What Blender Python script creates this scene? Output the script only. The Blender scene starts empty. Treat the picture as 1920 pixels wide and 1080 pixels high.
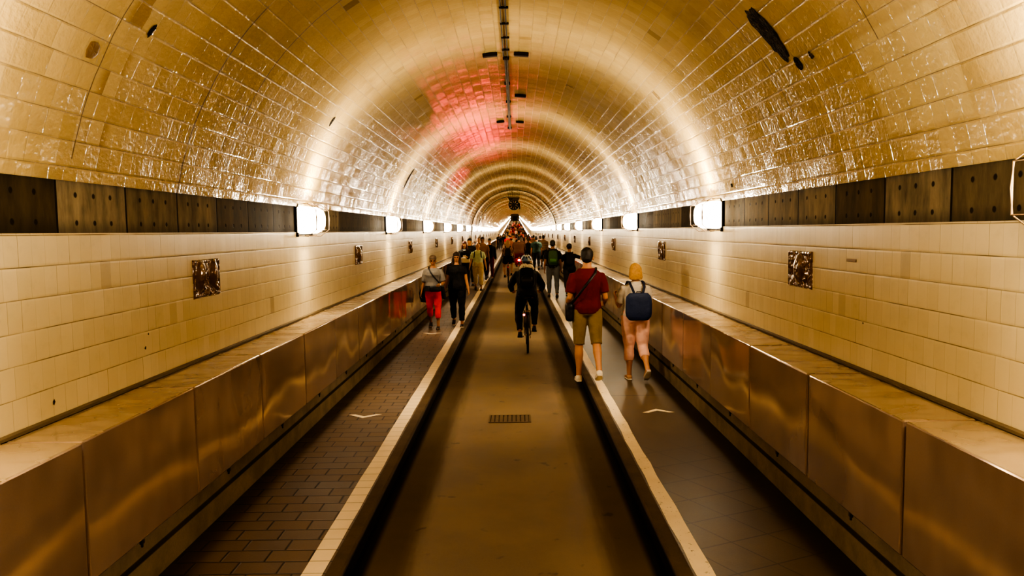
import bpy, bmesh, math, random
from mathutils import Vector, Matrix
R = random.Random(7)
C = bpy.context.scene.collection
PI = math.pi
sin, cos = math.sin, math.cos

# ------------------------------------------------------------------ helpers
def link(o, parent=None):
    C.objects.link(o)
    if parent is not None: o.parent = parent
    return o
def tag(o, label=None, cat=None, group=None, kind=None):
    if label: o['label'] = label
    if cat: o['category'] = cat
    if group: o['group'] = group
    if kind: o['kind'] = kind
    return o
def empty(name, loc=(0, 0, 0), rz=0, parent=None):
    o = bpy.data.objects.new(name, None); o.empty_display_size = .1
    o.location = loc; o.rotation_euler = (0, 0, rz)
    return link(o, parent)
def obj(name, bm, mat, parent=None, smooth=True, mods=None):
    bmesh.ops.recalc_face_normals(bm, faces=bm.faces[:])
    me = bpy.data.meshes.new(name); bm.to_mesh(me); bm.free()
    o = bpy.data.objects.new(name, me)
    if mods:
        link(o); mods(o)
        dg = bpy.context.evaluated_depsgraph_get(); dg.update()
        m2 = bpy.data.meshes.new_from_object(o.evaluated_get(dg), depsgraph=dg)
        m2.name = name; o.modifiers.clear(); o.data = m2
        bpy.data.meshes.remove(me); me = m2
        me.materials.clear(); C.objects.unlink(o)
    for m in (mat if isinstance(mat, (list, tuple)) else [mat]): me.materials.append(m)
    if smooth: me.polygons.foreach_set('use_smooth', [True]*len(me.polygons))
    return link(o, parent)
def struct(name, bm, mat, smooth=False, parent=None):
    o = obj(name, bm, mat, parent, smooth)
    if parent is None: o['kind'] = 'structure'
    return o
def copy_tree(o, parent=None):
    c = o.copy(); C.objects.link(c)
    if parent is not None: c.parent = parent
    for ch in list(o.children): copy_tree(ch, c)
    return c
def ring(bm, c, xv, yv, n=14, p=1.0):
    out = []
    for i in range(n):
        a = 2*PI*i/n; ca, sa = cos(a), sin(a)
        if p != 1.0:
            ca = math.copysign(abs(ca)**p, ca); sa = math.copysign(abs(sa)**p, sa)
        out.append(bm.verts.new(c + xv*ca + yv*sa))
    return out
def loft(bm, rings, n=14, p=1.0):
    prev = None
    for (c, xv, yv) in rings:
        r = ring(bm, Vector(c), Vector(xv), Vector(yv), n, p)
        if prev is None: bm.faces.new(r[::-1])
        else:
            for i in range(n): bm.faces.new((prev[i], prev[(i+1) % n], r[(i+1) % n], r[i]))
        prev = r
    bm.faces.new(prev)
def tube(bm, pts, rad, side=(1, 0, 0), n=10, cap=True, p=1.0, cap0=None):
    pts = [Vector(q) for q in pts]; k = len(pts)
    if not isinstance(rad, (list, tuple)): rad = [rad]*k
    rad = [(r, r) if not isinstance(r, (list, tuple)) else r for r in rad]
    side = Vector(side); rr = []
    for i in range(k):
        t = (pts[min(i+1, k-1)] - pts[max(i-1, 0)]).normalized()
        x = side - t*side.dot(t)
        if x.length < 1e-3: x = Vector((0, 1, .3)) - t*Vector((0, 1, .3)).dot(t)
        x.normalize(); y = t.cross(x)
        a, b = rad[i]
        if i == 0 and (cap if cap0 is None else cap0):
            for s in (.95, .7, .38): rr.append((pts[0]-t*min(a, b)*s, x*a*math.sqrt(1-s*s), y*b*math.sqrt(1-s*s)))
        rr.append((pts[i], x*a, y*b))
        if i == k-1 and cap:
            for s in (.38, .7, .95): rr.append((pts[i]+t*min(a, b)*s, x*a*math.sqrt(1-s*s), y*b*math.sqrt(1-s*s)))
    loft(bm, rr, n, p)
def ball(bm, c, r, rot=None, sub=3):
    m = Matrix.Translation(Vector(c)) @ (rot or Matrix.Identity(4)) @ Matrix.Diagonal((*r, 1))
    bmesh.ops.create_icosphere(bm, subdivisions=sub, radius=1, matrix=m)
def box(bm, c, d, bev=0, seg=2, rot=None):
    m = Matrix.Translation(Vector(c)) @ (rot or Matrix.Identity(4)) @ Matrix.Diagonal((*d, 1))
    r = bmesh.ops.create_cube(bm, size=1, matrix=m)
    if bev:
        es = list({e for v in r['verts'] for e in v.link_edges})
        bmesh.ops.bevel(bm, geom=es, offset=bev, segments=seg, affect='EDGES', profile=.5)
def cyl(bm, a, b, r, n=12, r2=None):
    a, b = Vector(a), Vector(b); d = b-a
    x = d.orthogonal().normalized(); y = d.normalized().cross(x); r2 = r if r2 is None else r2
    loft(bm, [(a, x*r, y*r), (b, x*r2, y*r2)], n)
def torus(bm, c, axis, Rr, r, n=40, m=8, flat=1.0):
    ax = Vector(axis).normalized(); x = ax.orthogonal().normalized(); y = ax.cross(x); c = Vector(c)
    vs = []
    for i in range(n):
        a = 2*PI*i/n; d = x*cos(a)+y*sin(a)
        vs.append([bm.verts.new(c+d*(Rr+r*cos(2*PI*j/m)) + ax*r*flat*sin(2*PI*j/m)) for j in range(m)])
    for i in range(n):
        for j in range(m):
            bm.faces.new((vs[i][j], vs[(i+1) % n][j], vs[(i+1) % n][(j+1) % m], vs[i][(j+1) % m]))
def remesher(v, smooth=4, disp=0, dscale=.1, fac=.5):
    def f(o):
        m = o.modifiers.new('r', 'REMESH'); m.mode = 'VOXEL'; m.voxel_size = v; m.adaptivity = 0
        if smooth:
            s = o.modifiers.new('s', 'SMOOTH'); s.iterations = smooth; s.factor = fac
        if disp:
            t = bpy.data.textures.new('cloth_folds', 'CLOUDS'); t.noise_scale = dscale; t.noise_depth = 1
            d = o.modifiers.new('d', 'DISPLACE'); d.texture = t; d.strength = disp; d.mid_level = .5
    return f

# ------------------------------------------------------------------ node helpers
class NT:
    def __init__(s, name):
        s.m = bpy.data.materials.new(name); s.m.use_nodes = True; s.t = s.m.node_tree; s.t.nodes.clear()
        s.out = s.t.nodes.new('ShaderNodeOutputMaterial'); s.b = s.t.nodes.new('ShaderNodeBsdfPrincipled')
        s.t.links.new(s.b.outputs[0], s.out.inputs[0])
    def set(s, node, k, v):
        if v is None: return
        i = node.inputs[k]
        if isinstance(v, bpy.types.NodeSocket): s.t.links.new(v, i)
        elif isinstance(v, (tuple, list)) and len(v) == 3 and len(getattr(i, 'default_value', v)) == 4: i.default_value = (*v, 1)
        else: i.default_value = v
    def n(s, typ, props=None, **kw):
        nd = s.t.nodes.new(typ)
        for k, v in (props or {}).items(): setattr(nd, k, v)
        for k, v in kw.items(): s.set(nd, k.replace('_', ' '), v)
        return nd
    def math(s, op, a, b=None, c=None, clamp=False):
        nd = s.t.nodes.new('ShaderNodeMath'); nd.operation = op; nd.use_clamp = clamp
        for i, v in enumerate((a, b, c)):
            if v is not None: s.set(nd, i, v)
        return nd.outputs[0]
    def vmath(s, op, a, b=None, sc=None):
        nd = s.t.nodes.new('ShaderNodeVectorMath'); nd.operation = op
        s.set(nd, 0, a)
        if b is not None: s.set(nd, 1, b)
        if sc is not None: s.set(nd, 'Scale', sc)
        return nd.outputs[0]
    def comb(s, x, y, z=0.0):
        nd = s.t.nodes.new('ShaderNodeCombineXYZ')
        for i, v in enumerate((x, y, z)): s.set(nd, i, v)
        return nd.outputs[0]
    def sep(s, v):
        nd = s.t.nodes.new('ShaderNodeSeparateXYZ'); s.set(nd, 0, v); return nd.outputs
    def mix(s, f, a, b, mode='MIX'):
        nd = s.t.nodes.new('ShaderNodeMix'); nd.data_type = 'RGBA'; nd.blend_type = mode
        s.set(nd, 0, f); s.set(nd, 6, a); s.set(nd, 7, b); return nd.outputs[2]
    def noise(s, v, scale, detail=3, rough=.5, col=False):
        nd = s.n('ShaderNodeTexNoise', Scale=scale, Detail=detail, Roughness=rough)
        if v is not None: s.set(nd, 'Vector', v)
        return nd.outputs[1 if col else 0]
    def white(s, v, col=False):
        nd = s.n('ShaderNodeTexWhiteNoise', {'noise_dimensions': '3D'}); s.set(nd, 'Vector', v)
        return nd.outputs[1 if col else 0]
    def ramp(s, f, stops):
        nd = s.t.nodes.new('ShaderNodeValToRGB'); s.set(nd, 0, f); e = nd.color_ramp.elements
        while len(e) < len(stops): e.new(.5)
        for el, (p, c) in zip(e, stops): el.position = p; el.color = (*c, 1) if len(c) == 3 else c
        return nd.outputs[0]
    def smooth(s, v, lo, hi):
        nd = s.t.nodes.new('ShaderNodeMapRange'); nd.interpolation_type = 'SMOOTHSTEP'
        s.set(nd, 0, v); s.set(nd, 1, lo); s.set(nd, 2, hi); s.set(nd, 3, 0.0); s.set(nd, 4, 1.0); return nd.outputs[0]
    def uv(s): return s.t.nodes.new('ShaderNodeTexCoord').outputs['UV']
    def objc(s): return s.t.nodes.new('ShaderNodeTexCoord').outputs['Object']
    def pos(s): return s.t.nodes.new('ShaderNodeNewGeometry').outputs['Position']
    def bump(s, h, strength=.3, dist=.01, normal=None):
        nd = s.n('ShaderNodeBump', Strength=strength, Distance=dist, Height=h)
        if normal is not None: s.set(nd, 'Normal', normal)
        return nd.outputs[0]
    def fin(s, **kw):
        for k, v in kw.items(): s.set(s.b, k.replace('_', ' '), v)
        return s.m

_mc = {}
def mat(name, col, rough=.7, metal=0, bump=0, bscale=60, var=.15, emis=None, es=0, coat=0):
    key = (name, tuple(col), rough)
    if key in _mc: return _mc[key]
    t = NT(name); v = t.objc()
    nz = t.noise(v, bscale*.25, 3)
    lo = tuple(c*(1-var) for c in col); hi = tuple(min(1, c*(1+var)) for c in col)
    kw = dict(Base_Color=t.mix(nz, lo, hi), Roughness=rough, Metallic=metal)
    if bump: kw['Normal'] = t.bump(t.noise(v, bscale, 3), bump, .01)
    if emis: kw['Emission_Color'] = emis; kw['Emission_Strength'] = es
    if coat: kw['Coat_Weight'] = coat
    m = t.fin(**kw); _mc[key] = m; return m
def cloth(name, col, rough=.85): return mat(name, col, rough, bump=.35, bscale=45, var=.18)

# ------------------------------------------------------------------ tile materials
def tile_mat(name, w, h, c_dark, c_mid, c_light, joint, tilt, rough, vault=False):
    t = NT(name); uv = t.uv(); s = t.sep(uv)
    v = t.math('DIVIDE', s[1], h); iv = t.math('FLOOR', v); fv = t.math('FRACT', v)
    rowr = t.white(t.comb(iv, 3.3, 1.1))
    u0 = t.math('DIVIDE', s[0], w)
    u = t.math('ADD', u0, t.math('MULTIPLY', rowr, .55))
    iu = t.math('FLOOR', u); fu = t.math('FRACT', u)
    cell = t.comb(iu, iv, 0.5)
    r1 = t.white(cell); rc = t.white(cell, True)
    du = t.math('MULTIPLY', t.math('MINIMUM', fu, t.math('SUBTRACT', 1.0, fu)), w)
    dv = t.math('MULTIPLY', t.math('MINIMUM', fv, t.math('SUBTRACT', 1.0, fv)), h)
    # some vertical joints are wider and darker than others
    jr = t.white(t.comb(t.math('FLOOR', t.math('ADD', u, .5)), iv, 7.7))
    ju = t.math('SUBTRACT', 1.0, t.smooth(du, .0004, .0022)); ju = t.math('MULTIPLY', ju, t.math('MULTIPLY_ADD', t.math('POWER', jr, 3.0), .75, .18))
    wob = t.noise(t.comb(t.math('MULTIPLY', s[0], 2.5), t.math('MULTIPLY', iv, 3.1), 0.0), 1.0, 2)
    jv = t.math('SUBTRACT', 1.0, t.smooth(dv, .0008, .0045)); jv = t.math('MULTIPLY', jv, t.smooth(wob, .25, .6))
    jv = t.math('MULTIPLY', jv, .95)
    j = t.math('MAXIMUM', ju, jv)
    big = t.noise(uv, .55, 4, .6); fine = t.noise(uv, 9, 4, .65)
    base = t.ramp(t.math('MULTIPLY_ADD', r1, .24, t.math('MULTIPLY', big, .80)), [(.12, c_dark), (.5, c_mid), (.9, c_light)])
    base = t.mix(t.math('MULTIPLY', t.smooth(fine, .5, .8), .16), base, tuple(x*.55 for x in c_dark))
    # soot patches and streaks
    soot = t.smooth(t.noise(t.comb(t.math('MULTIPLY', s[0], .5), s[1], 4.0), 1.3, 5, .6), .56, .80)
    base = t.mix(t.math('MULTIPLY', soot, .35 if vault else .10), base, (.20, .12, .045))
    odd = t.smooth(t.white(t.comb(iu, iv, 9.1)), .992, .999)
    base = t.mix(t.math('MULTIPLY', odd, .55), base, (.16, .09, .03))
    if vault:
        # dark expansion joints running around the ring, only over part of their length
        k = None
        for (y0, a0, a1, wd) in ((4.32, -3.4, -2.15, .006), (5.72, -3.6, -.4, .012), (6.55, -3.3, -.6, .010), (10.9, -3.2, -1.2, .008),
                                 (4.5, 1.9, 2.7, .006), (6.1, .9, 2.9, .007), (8.0, 1.4, 3.0, .006), (13.6, -3.4, 3.4, .010), (22.4, -3.4, 3.4, .012), (33, -3.4, 3.4, .02)):
            wy = t.math('ADD', s[0], t.math('MULTIPLY', t.math('SUBTRACT', t.noise(t.comb(s[1], y0, 0.0), 1.7, 2), .5), .06))
            a = t.math('SUBTRACT', 1.0, t.smooth(t.math('ABSOLUTE', t.math('SUBTRACT', wy, y0)), wd*.5, wd*1.3))
            a = t.math('MULTIPLY', a, t.math('MULTIPLY', t.math('GREATER_THAN', s[1], a0), t.math('LESS_THAN', s[1], a1)))
            a = t.math('MULTIPLY', a, t.smooth(t.noise(t.comb(s[1], y0, 5.0), 3.0, 1), .22, .4))
            k = a if k is None else t.math('MAXIMUM', k, a)
        j = t.math('MAXIMUM', j, t.math('MULTIPLY', k, .95))
        # a column of grimy replaced tiles
        gx = t.math('ABSOLUTE', t.math('SUBTRACT', t.math('ADD', s[0], t.math('MULTIPLY', s[1], .06)), 4.32))
        g = t.math('MULTIPLY', t.math('SUBTRACT', 1.0, t.smooth(gx, .04, .16)), t.smooth(s[1], -1.3, -2.2))
        g = t.math('MULTIPLY', g, t.smooth(t.white(t.comb(iu, iv, 2.2)), .55, .95))
        base = t.mix(t.math('MULTIPLY', g, .6), base, (.22, .12, .035))
        # one paler repaired field of tiles on the right
        px = t.math('SUBTRACT', 1.0, t.smooth(t.math('ABSOLUTE', t.math('SUBTRACT', s[0], 4.35)), .42, .46))
        py = t.math('SUBTRACT', 1.0, t.smooth(t.math('ABSOLUTE', t.math('SUBTRACT', s[1], 2.95)), .30, .33))
        base = t.mix(t.math('MULTIPLY', t.math('MULTIPLY', px, py), .3), base, (.80, .66, .33))
    col = t.mix(j, base, joint)
    # every tile sits at its own slight angle, with a pillowed edge
    nrm = t.t.nodes.new('ShaderNodeNewGeometry').outputs['Normal']
    tv = t.vmath('SUBTRACT', rc, (.5, .5, .5))
    nn = t.vmath('NORMALIZE', t.vmath('ADD', nrm, t.vmath('SCALE', tv, sc=(t.math('MULTIPLY_ADD', t.smooth(t.math('ABSOLUTE', s[1]), 2.0, 3.5), .07, tilt) if vault else tilt))))
    edge = t.math('MULTIPLY', t.math('MULTIPLY_ADD', t.smooth(du, 0.0, .010), .3, .7), t.smooth(dv, 0.0, .014))
    if vault: edge = t.math('MULTIPLY', edge, t.math('MULTIPLY_ADD', t.smooth(t.math('ABSOLUTE', s[1]), 1.2, 3.0), .85, .15))
    wav = t.noise(uv, 26 if vault else 18, 2)
    hgt = t.math('ADD', t.math('MULTIPLY', edge, 1.0), t.math('MULTIPLY', wav, t.math('MULTIPLY_ADD', t.smooth(t.math('ABSOLUTE', s[1]), 1.0, 3.0), 1.3, .6) if vault else .5))
    nb = t.bump(hgt, .55 if vault else .16, .006 if vault else .005, nn)
    ro = t.math('ADD', rough, t.math('MULTIPLY', j, .5)); ro = t.math('ADD', ro, t.math('MULTIPLY', big, .12))
    return t.fin(Base_Color=col, Roughness=ro, Normal=nb, Specular_IOR_Level=.6)

VAULT = tile_mat('cream_vault_tiles', .135, .150, (.42, .30, .12), (.51, .375, .165), (.61, .47, .23), (.13, .075, .022), .045, .11, True)
WALL = tile_mat('cream_wall_tiles', .112, .165, (.56, .445, .235), (.62, .50, .28), (.70, .58, .35), (.13, .08, .025), .022, .24)

def band_mat():
    t = NT('riveted_iron_plates'); uv = t.uv(); s = t.sep(uv)
    P = .7625
    u = t.math('DIVIDE', t.math('SUBTRACT', s[0], .44), P); iu = t.math('FLOOR', u); fu = t.math('FRACT', u)
    side = t.math('MULTIPLY', s[2] if False else iu, 1.0)
    sd = t.math('GREATER_THAN', t.sep(t.pos())[0], 0.0)
    r = t.white(t.comb(t.math('ADD', iu, .37), sd, 5.7))
    base = t.ramp(r, [(.0, (.050, .036, .018)), (.4, (.10, .073, .037)), (.6, (.19, .15, .090)), (1.0, (.30, .245, .16))])
    st = t.noise(t.comb(t.math('MULTIPLY', s[0], 9), t.math('MULTIPLY', s[1], 2.2), sd), 1.0, 5, .65)
    base = t.mix(1.0, base, t.ramp(st, [(.3, (.45, .45, .45)), (.7, (1.35, 1.35, 1.35))]), 'MULTIPLY')
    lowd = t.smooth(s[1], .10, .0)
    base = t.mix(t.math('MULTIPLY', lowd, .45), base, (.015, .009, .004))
    # dark gap between plates
    du = t.math('MULTIPLY', t.math('MINIMUM', fu, t.math('SUBTRACT', 1.0, fu)), P)
    gap = t.math('SUBTRACT', 1.0, t.smooth(du, .007, .014))
    # rivets: three columns, two rows
    su = t.math('SUBTRACT', t.math('FRACT', t.math('MULTIPLY_ADD', fu, 4.0, .5)), .5); su = t.math('MULTIPLY', su, P/4)
    near = t.math('MULTIPLY', t.math('GREATER_THAN', fu, .12), t.math('LESS_THAN', fu, .88))
    def row(y0):
        dy = t.math('SUBTRACT', s[1], y0)
        d = t.math('SQRT', t.math('ADD', t.math('MULTIPLY', su, su), t.math('MULTIPLY', dy, dy)))
        return t.math('SUBTRACT', 1.0, t.smooth(d, .012, .020))
    rv = t.math('MULTIPLY', t.math('MAXIMUM', row(.06), row(.225)), near)
    m = t.math('MAXIMUM', gap, t.math('MULTIPLY', rv, .9))
    col = t.mix(m, base, (.012, .007, .003))
    h = t.math('SUBTRACT', t.math('MULTIPLY', st, .3), m)
    return t.fin(Base_Color=col, Roughness=t.math('MULTIPLY_ADD', st, .2, .65), Normal=t.bump(h, .5, .012), Specular_IOR_Level=.2)
BAND = band_mat()

def steel_mat():
    t = NT('brushed_stainless_steel'); v = t.pos(); s = t.sep(v)
    oi = t.t.nodes.new('ShaderNodeObjectInfo').outputs['Random']
    off = t.comb(t.math('MULTIPLY', oi, 37.0), 0.0, t.math('MULTIPLY', oi, 11.0)); pv = t.vmath('ADD', v, off)
    wave = t.noise(t.vmath('ADD', t.vmath('MULTIPLY', v, (0, .8, 1.1)), off), 1.5, 0, .4)
    cloud = t.noise(t.vmath('MULTIPLY', pv, (1, 1.6, 1.0)), 1.6, 2, .5); grain = t.noise(v, 160, 2)
    smear = t.noise(t.vmath('MULTIPLY', pv, (2.0, 4.0, 1.0)), 1.6, 1, .5)
    top = t.smooth(t.sep(t.t.nodes.new('ShaderNodeNewGeometry').outputs['True Normal'])[2], .5, .9)
    col = t.mix(t.smooth(cloud, .35, .68), (.52, .375, .28), (.38, .27, .195))
    col = t.mix(t.math('MULTIPLY', grain, .18), col, (.22, .14, .07))
    col = t.mix(top, col, t.mix(t.smooth(smear, .40, .64), (.48, .35, .20), (.44, .32, .18)))
    ro = t.math('MULTIPLY_ADD', cloud, .08, .09); ro = t.math('ADD', ro, t.math('MULTIPLY', top, t.math('MULTIPLY', t.smooth(smear, .35, .65), .16)))
    nb = t.bump(wave, t.math('MULTIPLY_ADD', top, -.33, .36), .10)
    return t.fin(Base_Color=col, Metallic=.62, Roughness=ro, Normal=nb)
STEEL = steel_mat()

def concrete(name, c1, c2, rough=.85, line=None):
    t = NT(name); v = t.pos(); a = t.noise(v, 3.0, 6, .65); b = t.noise(v, 60, 3)
    col = t.mix(t.smooth(a, .3, .7), c1, c2)
    col = t.mix(t.math('MULTIPLY', b, .35), col, tuple(x*.4 for x in c1))
    if line is not None:
        z = t.sep(v)[2]
        l = t.math('SUBTRACT', 1.0, t.smooth(t.math('ABSOLUTE', t.math('SUBTRACT', z, line)), .003, .008))
        col = t.mix(t.math('MULTIPLY', l, .8), col, (.01, .007, .003))
    return t.fin(Base_Color=col, Roughness=rough, Normal=t.bump(b, .3, .004), Specular_IOR_Level=.35)
PLINTH = concrete('dark_stained_concrete', (.17, .125, .068), (.27, .20, .115), line=.17)
KERB = concrete('brown_concrete_kerb', (.075, .046, .020), (.115, .072, .032), .8)

def road_mat():
    t = NT('worn_asphalt'); v = t.pos(); s = t.sep(v); ax = t.math('ABSOLUTE', s[0])
    a = t.noise(v, 1.2, 6, .6); b = t.noise(v, 110, 4, .7); g = t.noise(t.vmath('MULTIPLY', v, (6, .4, 1)), 1.6, 4, .6)
    col = t.mix(t.smooth(a, .3, .7), (.135, .088, .042), (.205, .138, .070))
    col = t.mix(t.math('MULTIPLY', t.smooth(b, .35, .75), .45), col, (.20, .145, .065))
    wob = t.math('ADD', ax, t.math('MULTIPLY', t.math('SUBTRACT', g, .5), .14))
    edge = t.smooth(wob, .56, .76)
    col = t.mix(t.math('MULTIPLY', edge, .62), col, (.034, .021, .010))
    gut = t.smooth(ax, .90, .96); col = t.mix(gut, col, (.010, .006, .003))  # shadow in the gutter below the kerb, painted into the road colour
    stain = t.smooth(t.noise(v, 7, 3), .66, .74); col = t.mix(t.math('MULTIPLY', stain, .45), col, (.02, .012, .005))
    ro = t.math('ADD', t.math('MULTIPLY_ADD', a, .18, .45), t.math('ADD', t.math('MULTIPLY', gut, .2), t.math('MULTIPLY', edge, .25)))
    return t.fin(Base_Color=col, Roughness=ro, Normal=t.bump(b, .45, .004), Specular_IOR_Level=t.math('MULTIPLY_ADD', edge, -.25, .40))
ROAD = road_mat()

def paver_mat():
    t = NT('brown_clinker_paving'); uv = t.uv(); s = t.sep(uv)
    v = t.math('DIVIDE', s[1], .172); iv = t.math('FLOOR', v); fv = t.math('FRACT', v)
    u = t.math('ADD', t.math('DIVIDE', s[0], .285), t.math('ADD', t.math('MULTIPLY', t.math('MODULO', iv, 2.0), .5), t.math('MULTIPLY', t.white(t.comb(iv, 1.0, 2.0)), .22)))
    iu = t.math('FLOOR', u); fu = t.math('FRACT', u)
    du = t.math('MULTIPLY', t.math('MINIMUM', fu, t.math('SUBTRACT', 1.0, fu)), .285)
    dv = t.math('MULTIPLY', t.math('MINIMUM', fv, t.math('SUBTRACT', 1.0, fv)), .172)
    d = t.math('MINIMUM', du, dv); j = t.math('SUBTRACT', 1.0, t.smooth(d, .003, .009))
    r = t.white(t.comb(iu, iv, 0.0)); n1 = t.noise(uv, 3, 4); n2 = t.noise(uv, 70, 3)
    col = t.mix(t.math('MULTIPLY_ADD', r, .6, t.math('MULTIPLY', n1, .4)), (.095, .056, .024), (.165, .102, .048))
    col = t.mix(t.math('MULTIPLY', n2, .25), col, (.05, .03, .014))
    dark = t.smooth(s[0], -1.90, -2.12)  # shade along the foot of the left ledge, painted into the paving
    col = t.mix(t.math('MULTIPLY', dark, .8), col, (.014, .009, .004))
    col = t.mix(j, col, (.016, .010, .004))
    h = t.math('ADD', t.smooth(d, 0.0, .012), t.math('MULTIPLY', n2, .2))
    return t.fin(Base_Color=col, Roughness=t.math('MULTIPLY_ADD', r, .12, .50), Normal=t.bump(h, .5, .006))
def slab_mat():
    t = NT('dark_slab_paving'); uv = t.uv(); s = t.sep(uv)
    a = t.math('DIVIDE', t.math('ADD', s[0], t.math('MULTIPLY', s[1], .58)), .36); b = t.math('DIVIDE', t.math('SUBTRACT', s[1], t.math('MULTIPLY', s[0], .45)), .42)
    fa = t.math('FRACT', a); fb = t.math('FRACT', b)
    d = t.math('MINIMUM', t.math('MINIMUM', fa, t.math('SUBTRACT', 1.0, fa)), t.math('MINIMUM', fb, t.math('SUBTRACT', 1.0, fb)))
    j = t.math('MULTIPLY', t.math('SUBTRACT', 1.0, t.smooth(d, .008, .022)), t.smooth(s[1], 7.6, 6.6))
    cr = t.math('SUBTRACT', 1.0, t.smooth(t.math('ABSOLUTE', t.math('SUBTRACT', s[1], 9.35)), .008, .018)); j = t.math('MAXIMUM', j, cr)
    n1 = t.noise(uv, 2.2, 5, .6); n2 = t.noise(uv, 80, 3, .7)
    col = t.mix(t.smooth(n1, .3, .7), (.080, .052, .022), (.125, .084, .038))
    col = t.mix(t.math('MULTIPLY', n2, .4), col, (.03, .02, .009))
    dark = t.smooth(s[0], 1.85, 2.10); col = t.mix(t.math('MULTIPLY', dark, .8), col, (.012, .008, .004))  # shadow at the foot of the right ledge is part of the slab colour
    col = t.mix(t.math('MULTIPLY', j, .75), col, (.015, .009, .004))
    return t.fin(Base_Color=col, Roughness=t.math('MULTIPLY_ADD', n1, .2, .34), Normal=t.bump(n2, .3, .003))
PAVER, SLAB = paver_mat(), slab_mat()

def paint_mat(name, joints, wear):
    t = NT(name); v = t.pos(); s = t.sep(v)
    n = t.noise(v, 22, 5, .75); m = t.smooth(n, wear, wear+.06)
    col = t.mix(t.noise(v, 5, 3), (.66, .50, .27), (.82, .66, .40))
    col = t.mix(m, col, (.15, .10, .045))
    if joints:
        f = t.math('FRACT', t.math('DIVIDE', s[1], .172)); d = t.math('MINIMUM', f, t.math('SUBTRACT', 1.0, f))
        col = t.mix(t.math('MULTIPLY', t.math('SUBTRACT', 1.0, t.smooth(d, .01, .045)), .65), col, (.16, .10, .04))
    return t.fin(Base_Color=col, Roughness=.5)
PAINT_L = paint_mat('cream_road_paint', True, .74)
PAINT_R = paint_mat('flaking_cream_road_paint', False, .60)
DARKIRON = mat('dark_cast_iron', (.03, .02, .012), .45, .7, bump=.3, bscale=80)
BLACK = mat('black_painted_metal', (.012, .009, .007), .45, .3)
LAMP = NT('glowing_lamp_glass').fin(Base_Color=(1, .95, .85), Roughness=.3, Emission_Color=(1.0, .84, .62), Emission_Strength=9.0)

# ------------------------------------------------------------------ tunnel shell
def gz(y):   # the tube is level up to 100 m, then climbs
    if y < 100: return 0.0
    if y < 112: return .025*(y-100)**2/24
    return .025*(y-106)
YS = [-7 + i for i in range(107)] + [100+2*i for i in range(1, 7)] + [112+8*i for i in range(1, 39)]
YEND = YS[-1]
ZC, RV = 1.958, 2.542
def extrude(name, prof, m, smooth=False, kind='structure', ys=YS, u0=0):
    """prof: list of (x, z, v) swept along the tunnel"""
    bm = bmesh.new(); L = bm.loops.layers.uv.new('UVMap'); rows = []
    for y in ys: rows.append([bm.verts.new((x, y, z+gz(y))) for (x, z, v) in prof])
    for i in range(len(ys)-1):
        for j in range(len(prof)-1):
            f = bm.faces.new((rows[i][j], rows[i+1][j], rows[i+1][j+1], rows[i][j+1]))
            for l, (yy, vv) in zip(f.loops, ((ys[i], j), (ys[i+1], j), (ys[i+1], j+1), (ys[i], j+1))):
                l[L].uv = (yy, prof[vv][2])
    c = Vector((0, 0, 1.9))
    me = bpy.data.meshes.new(name); 
    for f in bm.faces:
        f.normal_update()
        ce = f.calc_center_median()
        if f.normal.dot(Vector((0, ce.y, 2.0+gz(ce.y)))-ce) < 0: f.normal_flip()
    bm.to_mesh(me); bm.free(); me.materials.append(m)
    if smooth: me.polygons.foreach_set('use_smooth', [True]*len(me.polygons))
    o = link(bpy.data.objects.new(name, me)); o['kind'] = kind
    return o
a0 = math.atan2(2.5, 2.42-ZC)
NV = 56
prof = []
for i in range(NV+1):
    a = -a0 + 2*a0*i/NV
    prof.append((RV*sin(a), ZC+RV*cos(a), RV*a))
extrude('ceiling', prof, VAULT, True)
for s, nm in ((-1, 'left'), (1, 'right')):
    extrude('wall_'+nm, [(s*2.52, .0, 0.0), (s*2.52, 2.12, 2.12-1.04)][:2] if False else [(s*2.52, 0.98, .03-.14), (s*2.52, 2.12, 1.14-.14)], WALL)
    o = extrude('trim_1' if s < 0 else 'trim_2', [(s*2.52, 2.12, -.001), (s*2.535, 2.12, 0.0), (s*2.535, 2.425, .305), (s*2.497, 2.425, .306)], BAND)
    o = extrude('baseboard_'+nm, [(s*2.165, 0.0, 0), (s*2.165, .17, .17), (s*2.20, .175, .2), (s*2.20, .40, .4), (s*2.52, .40, .7), (s*2.52, 1.0, 1.3)], PLINTH)
    # thin strip between ledge and tiles
    extrude('trim_3' if s < 0 else 'trim_4', [(s*2.492, 1.080, 0), (s*2.492, 1.096, .016), (s*2.52, 1.100, .05)], mat('dull_sealing_strip', (.13, .09, .045), .6))
def flat(name, x0, x1, z, m, name_uv=True):
    bm = bmesh.new(); L = bm.loops.layers.uv.new('UVMap'); rows = []
    for y in YS: rows.append((bm.verts.new((x0, y, z+gz(y))), bm.verts.new((x1, y, z+gz(y)))))
    for i in range(len(YS)-1):
        f = bm.faces.new((rows[i][0], rows[i][1], rows[i+1][1], rows[i+1][0]))
        for l in f.loops: l[L].uv = (l.vert.co.x, l.vert.co.y)
    return struct(name, bm, m)
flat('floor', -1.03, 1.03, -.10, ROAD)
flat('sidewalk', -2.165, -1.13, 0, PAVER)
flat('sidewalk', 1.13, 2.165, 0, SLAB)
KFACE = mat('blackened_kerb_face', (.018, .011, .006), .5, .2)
for s in (-1, 1):
    extrude('kerb', [(s*1.13, 0, 0), (s*1.045, 0, .09), (s*1.03, -.012, .1), ], KERB)
    extrude('kerb_rail', [(s*1.03, -.012, 0), (s*1.025, -.02, .01), (s*1.02, -.10, .1)], KFACE)
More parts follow.
